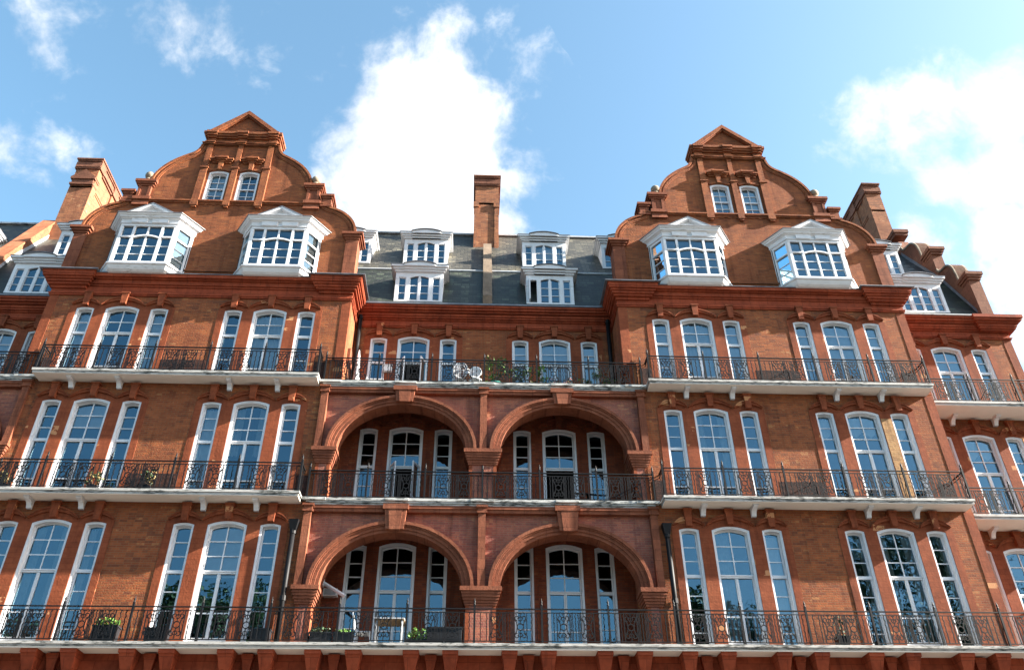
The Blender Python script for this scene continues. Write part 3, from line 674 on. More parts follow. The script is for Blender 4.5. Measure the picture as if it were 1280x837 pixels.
# ---- white timber bay windows (oriels)
def oriel(xc, variant):
    yw = .1; yf = -.50; hf, hw = .97, 1.38
    def poly(d, dw=0): return [(-hw-d-dw, yw), (-hf-d*.55, yf-d), (hf+d*.55, yf-d), (hw+d+dw, yw)]
    m = MB()
    def layer(d0, z0, d1, z1, w0=0, w1=0):
        A, B = poly(d0, w0), poly(d1, w1)
        vs = [(x, y, z0) for x, y in A]+[(x, y, z1) for x, y in B]
        m.add(vs, [(0, 1, 5, 4), (1, 2, 6, 5), (2, 3, 7, 6), (3, 0, 4, 7), (3, 2, 1, 0), (4, 5, 6, 7)])
    # swelling base
    prof = [(-.22, -.13), (-.13, -.125), (-.05, -.07), (.005, .01), (.035, .09)]
    for (d0, z0), (d1, z1) in zip(prof, prof[1:]): layer(d0, z0, d1, z1, .08+.12*max(0, -d0), .08+.12*max(0, -d1))
    layer(.075, .08, .085, .13, .07, .07); layer(.03, .13, .0, .17, .03, .0)
    H = 1.90; K = .74
    # posts and rails between glass
    P0 = poly(0)
    def post(x, y, w, z0, z1, ang=0, dep=.10):
        c, s_ = math.cos(ang), math.sin(ang)
        vs = []
        for z in (z0, z1):
            for a, b in ((-w, 0), (w, 0), (w, dep), (-w, dep)): vs.append((x+a*c-b*s_, y+a*s_+b*c, z))
        m.add(vs, [(0, 3, 2, 1), (4, 5, 6, 7), (0, 1, 5, 4), (1, 2, 6, 5), (2, 3, 7, 6), (3, 0, 4, 7)])
    for x, w in ((-hf+.04, .05), (hf-.04, .05), (-.49, .042), (.49, .042)): post(x, yf-.015, w, .17, H)
    post(0, yf, .026, .17, H)
    m.box(-hf, hf, yf-.02, yf+.09, .17, .235); m.box(-hf, hf, yf-.03, yf+.09, H-.06, H)
    for xa, xb in ((-hf, -.49), (.49, hf)): m.box(xa, xb, yf-.02, yf+.09, 1.325, 1.385)
    A = arc(.49, .12, 10, 1.27, 0); B = arc(.49, .12, 10, 1.33, 0); m.band(A, B, yf-.025, yf+.09)
    ang = math.atan2(yw-yf, hw-hf)
    L = math.hypot(hw-hf, yw-yf)
    for sg in (-1, 1):                                             # side lights
        dx, dy = sg*(hw-hf)/L, (yw-yf)/L
        nx_, ny_ = sg*dy, -sg*sg*abs(hw-hf)/L
        def q(a, b, z0, z1, t=.07, o=.012):
            p0 = (sg*hf+dx*a, yf+dy*a); p1 = (sg*hf+dx*b, yf+dy*b)
            vs = []
            for z in (z0, z1): vs += [(p0[0]+nx_*o, p0[1]+ny_*o, z), (p1[0]+nx_*o, p1[1]+ny_*o, z), (p1[0]-nx_*t, p1[1]-ny_*t, z), (p0[0]-nx_*t, p0[1]-ny_*t, z)]
            m.add(vs, [(0, 3, 2, 1), (4, 5, 6, 7), (0, 1, 5, 4), (1, 2, 6, 5), (2, 3, 7, 6), (3, 0, 4, 7)])
        q(0.0, .10, .17, H); q(L-.11, L, .17, H); q(.10, L-.11, .17, .24); q(.10, L-.11, 1.325, 1.385); q(.10, L-.11, H-.06, H)
        for z in (.58, .95): q(.10, L-.11, z-.014, z+.014, .05, -.02)
        q(.10, .12, .24, 1.33, .05, -.01); q(L-.13, L-.11, .24, 1.33, .05, -.01)
    # glazing bars of the front
    for xa, xb in ((-hf+.09, -.532), (-.448, -.026), (.026, .448), (.532, hf-.09)):
        for z in (.58, .95): m.box(xa, xb, yf+.02, yf+.06, z-.014, z+.014)
        for x in (xa, xb-.016): m.box(x, x+.016, yf+.012, yf+.065, .235, 1.3)
    # entablature
    for d0, z0, d1, z1 in ((.01, H, .02, H+K*.07), (.055, H+K*.07, .055, H+K*.11), (.03, H+K*.11, .06, H+K*.30), (.08, H+K*.30, .13, H+K*.36), (.16, H+K*.36, .18, H+K*.44), (.20, H+K*.44, .25, H+K*.52)):
        layer(d0, z0, d1, z1-.001, d0*.2, d1*.2)
    for sx in (-.36, .36):                                         # fanned blocks under the pediment
        m.prism([(sx-.27*(1 if sx < 0 else 1), H+K*.08), (sx+.27, H+K*.08), (sx+.30, H+K*.44), (sx-.30, H+K*.44)], yf-.10, yf+.02)
    ctr = m
    # pediment
    zp = H+K*.521
    m.prism([(-.66, zp), (.66, zp), (0, zp+.36)], yf-.10, yw)
    for sg in (-1, 1): m.prism([(sg*.80, zp), (0, zp+.45), (0, zp+.36), (sg*.62, zp)], yf-.25, yw)
    m.box(-.8, .8, yf-.27, yf-.05, zp-.001, zp+.03)
    o = m.build('bay_window', 'white_aged', block, (xc, 0, 20.25))
    lf = MB(); A = poly(.275, .06); zz = H+K*.522
    lf.add([(x, y, zz) for x, y in A]+[(x, y, zz+.02) for x, y in A], [(0, 1, 5, 4), (1, 2, 6, 5), (2, 3, 7, 6), (3, 0, 4, 7), (4, 5, 6, 7), (3, 2, 1, 0)])
    for sg in (-1, 1): lf.prism([(sg*.84, zp+.02), (0, zp+.485), (0, zp+.452), (sg*.80, zp+.0)], yf-.265, yw)
    lf.build('lead_cap', 'lead', o)
    gm = MB()
    gm.add([(-hf+.05, yf+.045, .2), (hf-.05, yf+.045, .2), (hf-.05, yf+.045, H-.02), (-hf+.05, yf+.045, H-.02)], [(0, 1, 2, 3)])
    for sg in (-1, 1):
        dx, dy = sg*(hw-hf)/L, (yw-yf)/L; nx_, ny_ = sg*dy, -abs(hw-hf)/L
        p0 = (sg*hf+dx*.08-nx_*.04, yf+dy*.08-ny_*.04); p1 = (sg*hf+dx*(L-.08)-nx_*.04, yf+dy*(L-.08)-ny_*.04)
        gm.add([(p0[0], p0[1], .2), (p1[0], p1[1], .2), (p1[0], p1[1], H-.02), (p0[0], p0[1], H-.02)], [(0, 1, 2, 3)])
    gm.build('glass_pane', 'glass', o)
    rm = MB(); rm.box(-hf-.05, hf+.05, yf+.42, yf+.44, .12, H); rm.box(-hw, hw, .04, .06, .1, H); rm.build('dark_room_panel', 'room', o)  # dark panels stand in for the unlit room behind the glass
    if xc < 0:
        sb = MB(); dx, dy = (hw-hf)/L, (yw-yf)/L; nx_, ny_ = dy, -(hw-hf)/L
        a0 = (hf+dx*.10-nx_*.10, yf+dy*.10-ny_*.10); a1 = (hf+dx*(L-.12)-nx_*.10, yf+dy*(L-.12)-ny_*.10)
        sb.add([(a0[0], a0[1], .2), (a1[0], a1[1], .2), (a1[0], a1[1], H), (a0[0], a0[1], H)], [(0, 1, 2, 3)]); sb.build('blind', 'linen', o)
    if variant:
        cm = MB()
        for xa, xb in variant:
            n = 14; A = [(xa+(xb-xa)*i/n, yf+.22+.02*math.sin(i*2.4)) for i in range(n+1)]
            cm.add([(x, y, .2) for x, y in A]+[(x, y, 1.05) for x, y in A], [(i, i+1, n+2+i, n+1+i) for i in range(n)], 0, True)
        cm.build('curtain', 'drape', o)
    return o
oriel(-11.93, [(-.9, -.55), (-.45, -.1)]); oriel(-7.37, [(-.9, -.6)]); oriel(7.37, None); oriel(11.93, None)

# ---- loggia bays (the one between the wings, and the near half of the next one to the left)
OA, OB, IA, IB = 2.27, 1.86, 1.97, 1.58
def ell(cx, a, b, zs, n=28): return [(cx+a*math.cos(math.pi*i/n), zs+b*math.sin(math.pi*i/n)) for i in range(n+1)]
def loggia_bay(cx, sides, curs, opens):
    xl, xr = cx-4.62, cx+4.62
    for zf, zc in ((H3, H4), (H1, H3)):
        zs = zf+1.65; m = MB(); holes = []
        for sd in (-1, 1):
            ac = cx+sd*2.50; E_ = ell(ac, OA-.02, OB-.02, zs)
            holes.append([(ac-2.085, zf-.05), (ac+2.085, zf-.05), (ac+2.085, zs)]+E_+[(ac-2.085, zs)])
        m.wall([(xl-.36, zf-.1), (xr+.36, zf-.1), (xr+.36, zc-.19), (xl-.36, zc-.19)], holes, .10, .4)
        m.build('loggia_wall', 'pink_brick', block)
        for sd in (-1, 1):
            a = MB(); ac = cx+sd*2.50
            I_, M1, M2, O_ = ell(ac, IA, IB, zs), ell(ac, IA+.10, IB+.09, zs), ell(ac, IA+.20, IB+.18, zs), ell(ac, OA, OB, zs)
            a.band(M1, I_, -.03, .50); a.band(M2, M1, -.065, .49); a.band(O_, M2, -.10, .45)
            a.band(ell(ac, OA+.03, OB+.03, zs), ell(ac, OA-.06, OB-.06, zs), -.135, .3)
            zk, zt = zs+IB+.06, zc-.20
            a.build('arch_moulding', 'terracotta_smooth', block); a = MB()
            a.prism([(ac-.26, zk), (ac+.26, zk), (ac+.33, zt), (ac-.33, zt)], -.15, .30)
            a.prism([(ac-.15, zk-.02), (ac+.15, zk-.02), (ac+.20, zt-.16), (ac-.20, zt-.16)], -.175, .1)
            a.box(ac-.37, ac+.37, -.19, .3, zt-.15, zt-.001)
            a.build('keystone', 'terracotta_smooth', block)
        for c0, h in ((cx, .415), (cx-4.80, .215), (cx+4.80, .215)):          # impost blocks
            b = MB()
            for z0, z1, p in ((zs-.50, zs-.44, .03), (zs-.44, zs-.36, .05), (zs-.36, zs-.28, .08), (zs-.28, zs-.20, .11), (zs-.20, zs-.12, .13), (zs-.12, zs-.0, .165)):
                b.box(c0-h-p, c0+h+p, -.03-p*.9, .52+p*.3, z0, z1-.001)
            b.build('impost', 'terracotta_smooth', block)
        #                                              # thin pilasters above the imposts and the string under the ledge
        for c0 in (cx, cx-5.03, cx+5.03):
            p = MB(); p.box(c0-.105, c0+.105, -.10, .1, zs+.001, zc-.42); p.box(c0-.15, c0+.15, -.14, .1, zc-.42, zc-.36); p.box(c0-.13, c0+.13, -.12, .1, zc-.36, zc-.26); p.box(c0-.165, c0+.165, -.17, .1, zc-.26, zc-.195)
            p.build('pilaster', 'terracotta_smooth', block)
        p = MB(); p.box(xl-.4, xr+.4, -.05, .1, zc-.40, zc-.30); p.box(xl-.4, xr+.4, -.085, .1, zc-.30, zc-.20)
        p.build('string_course', 'terracotta_smooth', block)
        for c0, h in ((cx, .418), (cx-4.80, .218), (cx+4.80, .218)):
            pj = MB(); pj.box(c0-h, c0-h+.10, -.03, .51, zf-.02, zs-.5); pj.box(c0+h-.10, c0+h, -.03, .51, zf-.02, zs-.5)
            pj.box(c0-h+.10, c0+h-.10, -.022, .505, zf-.02, zs-.5, 1)
            pj.build('pier', ['terracotta', 'pink_brick'], block)
        # inside
        w = MB(); hs = []
        nx = (NA+NB)/2; nh = (NB-NA)/2
        lv = 3 if zf == H3 else 1; L = LEV[lv]
        for sd in (-1, 1):
            for dx, h, rr in ((-nx, nh, .055), (0, HW, L['rise']), (nx, nh, .055)): hs.append(opening(h+.002, L['zb']-.05, L['zs']-.0, rr, cx+sd*2.52+dx))
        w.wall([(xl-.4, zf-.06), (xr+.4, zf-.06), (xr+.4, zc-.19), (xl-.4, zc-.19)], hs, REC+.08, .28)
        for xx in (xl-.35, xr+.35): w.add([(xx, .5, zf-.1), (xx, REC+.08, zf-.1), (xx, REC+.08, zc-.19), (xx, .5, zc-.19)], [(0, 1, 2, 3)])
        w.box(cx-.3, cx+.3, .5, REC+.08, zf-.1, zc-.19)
        w.build('loggia_back_wall', 'shaded_brick', block)
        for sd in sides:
            triple(lv, cx+sd*2.52, REC+.08, curs.get((lv, sd), (None,)*3), False, (lv, sd) in opens, 'shaded_brick')
        # white door linings on the side walls of the loggia
        for xx in (xl-.35, xr+.35): d = MB(); d.box(xx-.05, xx+.05, .62, .72, zf, zf+2.55); d.box(xx-.05, xx+.05, 1.36, 1.44, zf, zf+2.55); d.box(xx-.05, xx+.05, .721, 1.359, zf+2.45, zf+2.55); d.build('side_door_frame', 'white', block)
        # floor of the storey above = ceiling
        c = MB(); c.box(xl-.4, xr+.4, .0, REC+.1, zc-.205, zc-.06); c.build('loggia_ceiling', 'soffit', block)
    # recessed upper wall
    w = MB(); w.wall([(xl-.02, H4-.1), (xr+.02, H4-.1), (xr+.02, 20.1), (xl-.02, 20.1)], holes_for((4,), (cx-2.5, cx+2.5)), REC, .28); w.build('recess_wall', 'brick', block)
    for sd in sides: triple(4, cx+sd*2.5, REC, curs.get((4, sd), (None,)*3), False, (4, sd) in opens)
    c = MB()
    for z0, z1, p in [(19.28, 19.33, .05), (19.33, 19.36, .08), (19.36, 19.60, .03), (19.60, 19.66, .08), (19.66, 19.73, .14), (19.73, 19.84, .18), (19.84, 19.91, .25), (19.91, 20.0, .33), (20.0, 20.09, .38)]:
        c.box(xl+.02, xr-.02, REC-p, REC+.25, z0, z1-.001)
    c.build('cornice', 'terracotta_deep', block)
    l = MB(); l.box(xl+.02, xr-.02, REC-.42, REC+.3, 20.089, 20.15); l.build('gutter', 'lead', block)
    # ledges
    for zc in (H4, H3):
        l = MB(); l.box(xl-.52, xr+.52, -.13, .4, zc-.08, zc-.0); l.box(xl-.50, xr+.50, -.10, .4, zc-.135, zc-.081); l.box(xl-.50, xr+.50, -.06, .4, zc-.195, zc-.136)
        for c0 in (cx-2.5, cx+2.5, cx, cx-4.9, cx+4.9): l.box(c0-.34, c0+.34, -.165, .2, zc-.078, zc-.004)
        l.box(xl, xr, .3, REC+.1, zc-.06, zc-.012)
        l.build('balcony_ledge', 'ledge', block)
loggia_bay(0, (-1, 1), {(4, 1): (BL(.15, 1), BL(.45, 1), BL(.15, 1)), (4, -1): (None, None, None), (3, -1): (None, None, None)}, {(3, 1), (3, -1), (4, -1)})
loggia_bay(-19.32, (1,), {(4, 1): (BL(.3, 1), BL(.4, 1), None)}, set())

# ---- end bay on the right
xe0, xe1 = 14.71, 19.32; XE = 16.745
m = MB(); m.wall([(xe0, 0), (xe1, 0), (xe1, 20.1), (xe0, 20.1)], holes_for((4, 3, 1), (XE,)), REC, .28)
m.add([(xe1, REC+.28, 0), (xe1, 9, 0), (xe1, 9, 20.1), (xe1, REC+.28, 20.1)], [(0, 1, 2, 3)])
m.build('end_bay_wall', 'brick', block)
for lv, cu in ((4, (None, BL(.1, 1), FULL)), (3, (SW, SW, SW)), (1, (None, None, None))): triple(lv, XE, REC, cu)
c = MB()
for z0, z1, p in [(19.28, 19.33, .05), (19.33, 19.36, .08), (19.36, 19.60, .03), (19.60, 19.66, .08), (19.66, 19.73, .14), (19.73, 19.84, .18), (19.84, 19.91, .25), (19.91, 20.0, .33), (20.0, 20.09, .38)]:
    c.box(xe0+.02, xe1+p, REC-p, REC+2, z0, z1-.001)
    if z0 > 19.5: c.box(xe1-1.0-p, xe1+p+.10, REC-p-.12, REC+1, z0-.02, z1+.02)
c.build('cornice', 'terracotta_deep', block)
l = MB(); l.box(xe0+.02, xe1+.2, REC-.43, REC+.3, 20.092, 20.13); l.build('gutter', 'lead_pale', block)
q = MB(); q.box(xe1-.29, xe1+.012, REC-.012, REC+.3, H1, 19.27); q.build('corner_strip', 'terracotta', block)

# ---- wall below the lowest balcony
f = MB(); f.box(-24, 14.7, -.03, .3, 5.2, H1-.14); f.box(14.7, 19.3, REC-.03, REC+.2, 5.2, H1-.14); f.build('frieze', 'terracotta_deep', block)
cxs = [.77, 1.79, 3.27, 4.31, 5.50, 6.52, 8.0, 9.0, 10.46, 11.45, 12.9, 13.88]
cm = MB()
def console(m, w, top, dep, h):
    m.box(-w, w, -dep, 0, top-.10, top); m.frustum((-w*.62, w*.62, -dep*.62, 0), (-w*.95, w*.95, -dep*.94, 0), top-.42*h, top-.10)
    m.frustum((-w*.58, w*.58, -dep*.30, 0), (-w*.60, w*.60, -dep*.60, 0), top-h, top-.42*h)
console(cm, .205, 0, .50, 1.1); cme = cm.mesh('console', 'terracotta_deep')
for x in cxs:
    for sg in (-1, 1): link('console', cme, block, (sg*x, -.032, H1-.16))
cm = MB(); console(cm, .15, 0, .20, .9); cme2 = cm.mesh('small_console', 'terracotta_deep')
am = MB(); A = ell(0, .52, .34, -.75, 14); B = ell(0, .44, .27, -.75, 14); am.band(A, B, -.10, .0); ame = am.mesh('frieze_arch', 'terracotta_deep')
for i in (0, 2, 4, 6, 8, 10):
    for sg in (-1, 1):
        xm = sg*(cxs[i]+cxs[i+1])/2; link('small_console', cme2, block, (xm, -.031, H1-.20)); link('frieze_arch', ame, block, (xm-sg*.27, -.031, H1-.20)); 
w = MB(); w.box(-24, -14.7, -.02, .25, 0, 5.2); w.box(-4.62, 4.62, -.02, .25, 0, 5.2); w.build('ground_floor_wall', 'brick', block)

# ---- balconies, brackets and ironwork
def wavy(x, z0, z1, n=9, amp=.012):
    return [(x+amp*math.sin(i*math.pi*.95), 0, z0+(z1-z0)*i/n) for i in range(n+1)]
def spiral(cx, cz, r0, r1, a0, turns, n=14):
    return [(cx+(r0+(r1-r0)*i/n)*math.cos(a0+turns*2*math.pi*i/n), 0, cz+(r0+(r1-r0)*i/n)*math.sin(a0+turns*2*math.pi*i/n)) for i in range(n+1)]
RH = .90
def scroll_panel(m, x0, x1, r=.0165):
    c = (x0+x1)/2; w = (x1-x0)/2; zb, zt = .07, RH-.10; zm = (zb+zt)/2
    for x in (x0, x1): m.tube([(x, 0, zb), (x, 0, zt)], r)
    m.tube([(c+.085*math.cos(a), 0, zm+.085*math.sin(a)) for a in [2*math.pi*i/12 for i in range(12)]], r, closed=True)
    for sg in (-1, 1):
        for v in (-1, 1):
            m.tube(spiral(c+sg*w*.48, zm+v*.235, w*.44, .018, R(-90*v) if sg > 0 else R(180+90*v), .95*v*sg), r*.9)
            m.tube([(c+sg*w*.90, 0, zm+v*.20), (c+sg*w*.55, 0, zm+v*.11), (c+sg*.085, 0, zm+v*.02)], r*.9)
        m.tube(spiral(c+sg*w*.5, zt-.035, w*.38, .012, R(180) if sg > 0 else R(0), -.7*sg, 8), r*.8)
    for v in (-1, 1): m.tube([(c+.055*math.cos(a), 0, zm+v*.21+.055*math.sin(a)) for a in [2*math.pi*i/8 for i in range(8)]], r*.8, closed=True)
    m.tube([(c, 0, zm+.085), (c, 0, zt)], r*.8); m.tube([(c, 0, zb), (c, 0, zm-.085)], r*.8)
def rail_run(length, nbay, ends=(True, True)):
    """ironwork along +x from 0 to length, in the plane y=0"""
    m = MB()
    m.box(0, length, -.022, .022, RH-.015, RH+.012); m.box(0, length, -.012, .012, RH-.105, RH-.088); m.box(0, length, -.012, .012, .055, .075)
    bay = length/nbay
    for b in range(nbay):
        x = b*bay
        pat = [.0, .17, .34]
        pw = .34*bay/1.77*1.0
        xs = []
        g0 = bay*.12
        for k in range(1, 3): xs.append(x+g0*k*.75)
        p0 = x+bay*.225; scroll_panel(m, p0, p0+pw)
        gap0 = p0+pw; gap1 = x+bay*.775-pw
        for k in range(1, 4): xs.append(gap0+(gap1-gap0)*k/4)
        scroll_panel(m, gap1, gap1+pw)
        for k in range(1, 3): xs.append(gap1+pw+(x+bay-gap1-pw)*k/3)
        for xx in xs: m.tube(wavy(xx, .07, RH-.095), .015)
        xx = (gap0+gap1)/2
        for xx in (gap0+(gap1-gap0)*.125, gap0+(gap1-gap0)*.875): m.tube(wavy(xx, .07, RH-.095), .014)
    return m
def post_mesh():
    m = MB(); m.box(-.026, .026, -.026, .026, -.03, RH+.10)
    m.lathe([(.001, RH+.09), (.034, RH+.10), (.03, RH+.13), (.014, RH+.15), (.030, RH+.18), (.026, RH+.21), (.010, RH+.235), (.012, RH+.26), (.001, RH+.29)], n=8)
    m.tube([(0, .02, .05), (0, .14, .02), (0, .16, .30), (0, .05, .55), (0, .02, .6)], .010)
    return m.mesh('railing_post', 'iron')
POST = post_mesh()
def railing(parent, p0, p1, z, nbay, posts=True):
    """p0,p1 = (x,y) ends"""
    dx, dy = p1[0]-p0[0], p1[1]-p0[1]; L = math.hypot(dx, dy); a = math.atan2(dy, dx)
    key = ('rail', round(L, 2), nbay)
    if key not in CACHE: CACHE[key] = rail_run(L, nbay).mesh('railing', 'iron')
    o = link('railing', CACHE[key], parent, (p0[0], p0[1], z)); o.rotation_euler.z = a
    if posts:
        for k in range(nbay+1):
            q_ = link('railing_post', POST, parent, (p0[0]+dx*k/nbay, p0[1]+dy*k/nbay, z)); q_.rotation_euler.z = a
    return o
def end_rail(parent, x, y0, y1, z):
    m = MB(); m.box(-.022, .022, y0, y1, RH-.015, RH+.012); m.box(-.012, .012, y0, y1, RH-.105, RH-.088); m.box(-.012, .012, y0, y1, .055, .075)
    n = max(3, int((y1-y0)/.11))
    for k in range(1, n): m.tube([(0, y0+(y1-y0)*k/n, .06), (0, y0+(y1-y0)*k/n, RH-.09)], .009)
    m.build('railing', 'iron', parent, (x, 0, z))
def bracket_mesh(dep):
    m = MB(); prof = [(0, 0), (-dep, 0), (-dep, -.05), (-dep*.86, -.075), (-dep*.62, -.085), (-dep*.42, -.12), (-dep*.28, -.19), (-dep*.2, -.26), (0, -.27)]
    m.prism(prof, -.07, .07, 0, 'yz'); m.box(-.085, .085, -dep-.01, .0, -.03, .0)
    return m.mesh('bracket', 'white_aged')
BR = bracket_mesh(.40)
def balcony(x0, x1, y0, dep, z, brackets, nbay, ends, thick=.15):
    m = MB()
    m.box(x0, x1, y0-dep, y0-.002, z-.075, z, 0); m.box(x0+.03, x1-.03, y0-dep+.03, y0-.002, z-thick, z-.076, 0)
    b = m.build('balcony', 'stone', block)
    s_ = MB(); s_.box(x0+.034, x1-.034, y0-dep+.034, y0-.003, z-thick-.012, z-thick+.001); s_.build('soffit', 'soffit', b)
    for x in brackets: link('bracket', BR, b, (x, y0-.005, z-thick-.012))
    railing(b, (x0+.06, y0-dep+.06), (x1-.06, y0-dep+.06), z, nbay)
    if ends[0]: end_rail(b, x0+.06, y0-dep+.06, y0, z)
    if ends[1]: end_rail(b, x1-.06, y0-dep+.06, y0, z)
    # scrolled iron stay in the middle of the run
    st = MB(); xm = (x0+x1)/2
    st.tube([(xm, y0-.01, z+.62), (xm, y0-dep*.5, z+.74), (xm, y0-dep+.06, z+.60)], .014)
    for zz, rr in ((.28, .15), (.55, .11)): st.tube([(xm+.04, y0-dep*.45+rr*math.cos(a)*(1-a/9), z+zz+rr*math.sin(a)*(1-a/9)) for a in [i*.5 for i in range(15)]], .013)
    st.tube([(xm, y0-dep+.08, z+.05), (xm+.05, y0-dep*.6, z+.45), (xm-.05, y0-dep*.5, z+.85), (xm, y0-dep*.5, z+.98)], .014)
    st.build('iron_stay', 'iron', b)
    return b
bx4 = [6.53, 8.03, 11.46, 12.94]; bx3 = [6.51, 8.02, 11.47, 12.93]
balcony(5.25, 14.55, 0, .55, H4, bx4, 5, (True, True)); balcony(-14.05, -5.22, 0, .55, H4, [-x for x in bx4], 5, (True, True))
balcony(5.28, 14.55, 0, .58, H3, bx3, 5, (True, True)); balcony(-14.55, -5.24, 0, .58, H3, [-x for x in bx3], 5, (True, True))
balcony(14.95, 19.7, REC, .95, H4, [16.0, 17.5, 19.0], 3, (False, True)); balcony(14.95, 19.7, REC, .95, H3, [16.0, 17.5, 19.0], 3, (False, True))
# railings of the loggia ledges
for cx, a, b, nb in ((0, -5.14, 5.14, 6), (-19.32, -24.0, -14.2, 6)):
    for z in (H4, H3):
        par = MB(); par.box(a, b, -.06, -.03, z-.004, z+.012); pb = par.build('ledge_railing', 'iron', block)
        railing(pb, (a, -.045), (b, -.045), z, nb)
# lowest balcony, one run across the front
m = MB(); m.box(-24, 19.6, -.62, -.002, H1-.07, H1); m.box(-24, 19.6, -.59, -.002, H1-.12, H1-.071); m.box(14.72, 19.6, -.0, REC, H1-.1, H1-.01); m.box(-4.6, 4.6, 0, REC+.05, H1-.1, H1-.012)
lb = m.build('balcony', 'stone', block)
m = MB(); m.box(-24, 19.6, -.57, -.003, H1-.16, H1-.119); m.build('soffit', 'soffit', lb)
railing(lb, (-23.4, -.55), (19.5, -.55), H1, 24)

# ---- mansard roof and dormers
RP = [(1.12, 20.10), (2.42, 22.80), (5.15, 27.15), (9, 27.2)]
def roof_run(xa, xb):
    m = MB(); n = len(RP)
    for i in range(n-1):
        (ya, za), (yb, zb_) = RP[i], RP[i+1]
        m.add([(xa, ya, za), (xb, ya, za), (xb, yb, zb_), (xa, yb, zb_)], [(0, 1, 2, 3)], 0 if i == 0 else (1 if i == 1 else 2))
    for x in (xa, xb): m.add([(x, y, z) for y, z in RP]+[(x, 9, 19.5), (x, 1.75, 19.5), (x, 1.75, 20.09)], [(0, 1, 2, 3, 4, 5, 6)], 2)
    m.add([(xa, 9, 19), (xb, 9, 19), (xb, 9, 27.2), (xa, 9, 27.2)], [(0, 1, 2, 3)], 2)
    return m
rc = roof_run(-14.3, 14.3).build('roof', ['slate_low', 'slate_high', 'lead'], block)
rl = roof_run(-24, -14.3).build('roof', ['slate_low', 'slate_high', 'lead'], block)
rr_ = roof_run(14.3, 18.4).build('roof', ['slate_low', 'slate_dark', 'lead'], block)
lf = MB()
for xa, xb in ((-24, 18.3),): lf.tube([(xa, 2.41, 22.81), (xb, 2.41, 22.81)], .045, 6); lf.box(xa, xb, 5.05, 5.3, 27.14, 27.22)
lf.build('roof_roll', 'lead_pale', rc)
def dormer_parts(W, Hh, back, opened=False):
    """white dormer, origin at the middle of its front sill, front in the plane y=0"""
    h = W/2; a = MB()
    # cheeks
    for sg in (-1, 1): a.box(min(sg*(h-.09), sg*h), max(sg*(h-.09), sg*h), .06, back, -.05, Hh)
    # front frame
    a.box(-h, h, -.02, .08, -.06, .02)
    a.box(-h-.0, h, 0, .09, Hh-.26, Hh)
    cw = .355; nw0, nw1 = cw+.135, h-.115
    for x0, x1 in ((-h, -nw1), (nw1, h), (-nw0, -cw), (cw, nw0)): a.box(x0, x1, -.004, .09, .02, Hh-.259)
    # arched head over the middle light
    A = arc(cw, .09, 8, Hh-.36, 0); T = [(x, Hh-.258) for x, z in A]; a.band(T, A, 0, .085)
    for sg in (-1, 1): x0, x1 = sorted((sg*nw0, sg*nw1)); a.box(x0, x1, .0, .085, Hh-.33, Hh-.26)
    # cornice with bowed centre
    for z0, z1, p in ((Hh-.10, Hh-.03, .05), (Hh-.03, Hh+.05, .11), (Hh+.05, Hh+.13, .18)):
        a.box(-h-p, h+p, -p-.02, back, z0, z1-.001)
        A = arc(h*.66, .11, 12, z1-.002, 0); a.prism(list(reversed(A+[(-h*.66, z0), (h*.66, z0)])), -p-.045-.02*(z0 > Hh), .5)
    body = a
    s = MB()
    for x0, x1, n in ((-nw1, -nw0, 3), (nw0, nw1, 3)):
        if opened and x0 < 0: continue
        zt = Hh-.33
        for x in (x0, x1-.028): s.box(x, x+.028, .03, .07, .02, zt)
        for z in (.02, zt-.03): s.box(x0, x1, .03, .07, z, z+.03)
        for k in range(1, n): z = .02+(zt-.02)*k/n; s.box(x0, x1, .038, .062, z-.012, z+.012)
    s.box(-.035, .035, .02, .075, .02, arcz(0, cw, .09, Hh-.36))
    for sg in (-1, 1):
        x0, x1 = sorted((sg*.035, sg*cw))
        for x in (x0, x1-.026): s.box(x, x+.026, .03, .07, .02, Hh-.34)
        for k in range(3): z = .02+(Hh-.36)*k/3; s.box(x0, x1, .036, .064, z-.013, z+.013)
    if opened:
        s.box(-nw1-.02, -nw1+.02, -.24, .06, .03, Hh-.34)
    g_ = MB(); g_.add([(-nw1 if not opened else -cw, .06, .02), (nw1, .06, .02), (nw1, .06, Hh-.27), (-nw1 if not opened else -cw, .06, Hh-.27)], [(0, 1, 2, 3)])
    i_ = MB(); i_.box(-h+.1, h-.1, .42, .44, -.05, Hh)  # dark panel in place of the unlit attic room
    l_ = MB(); l_.box(-h-.2, h+.2, -.22, back, Hh+.1295, Hh+.15)
    A = arc(h*.66+.03, .125, 12, Hh+.130, 0); B = arc(h*.66, .105, 12, Hh+.128, 0); l_.band(A, B, -.30, .52)
    return (body.mesh('dormer', 'white_aged'), s.mesh('sash_bars', 'white'), g_.mesh('glass_pane', 'glass'), i_.mesh('dark_room_panel', 'room'), l_.mesh('lead_cap', 'lead'))
DM = {}
def dormer(x, upper, opened=False, cur=None):
    key = (upper, opened)
    if key not in DM: DM[key] = dormer_parts(1.76, 1.42 if not upper else 1.38, 1.5, opened)
    d = DM[key]
    o = link('dormer', d[0], block, (x, 2.82 if upper else 1.26, 23.50 if upper else 20.40))
    for nm, me in zip(('sash_bars', 'glass_pane', 'dark_room_panel', 'lead_cap'), d[1:]): link(nm, me, o)
    if cur:
        c = MB(); c.box(*cur, .2, .21, .5, 1.1); c.build('blind', 'linen', o)
dormer(-2.44, False); dormer(2.40, False, True); dormer(-2.42, True); dormer(2.38, True, False, (-.3, .7)); dormer(-5.50, True); dormer(5.62, True)
dormer(-16.30, False); dormer(-16.15, True); dormer(16.45, False); dormer(16.30, True)
dormer(-20.75, True)

# ---- chimneys and party walls
def zroof(y):
    for (ya, za), (yb, zb_) in zip(RP, RP[1:]):
        if ya <= y <= yb: return za+(zb_-za)*(y-ya)/(yb-ya)
    return RP[-1][1]
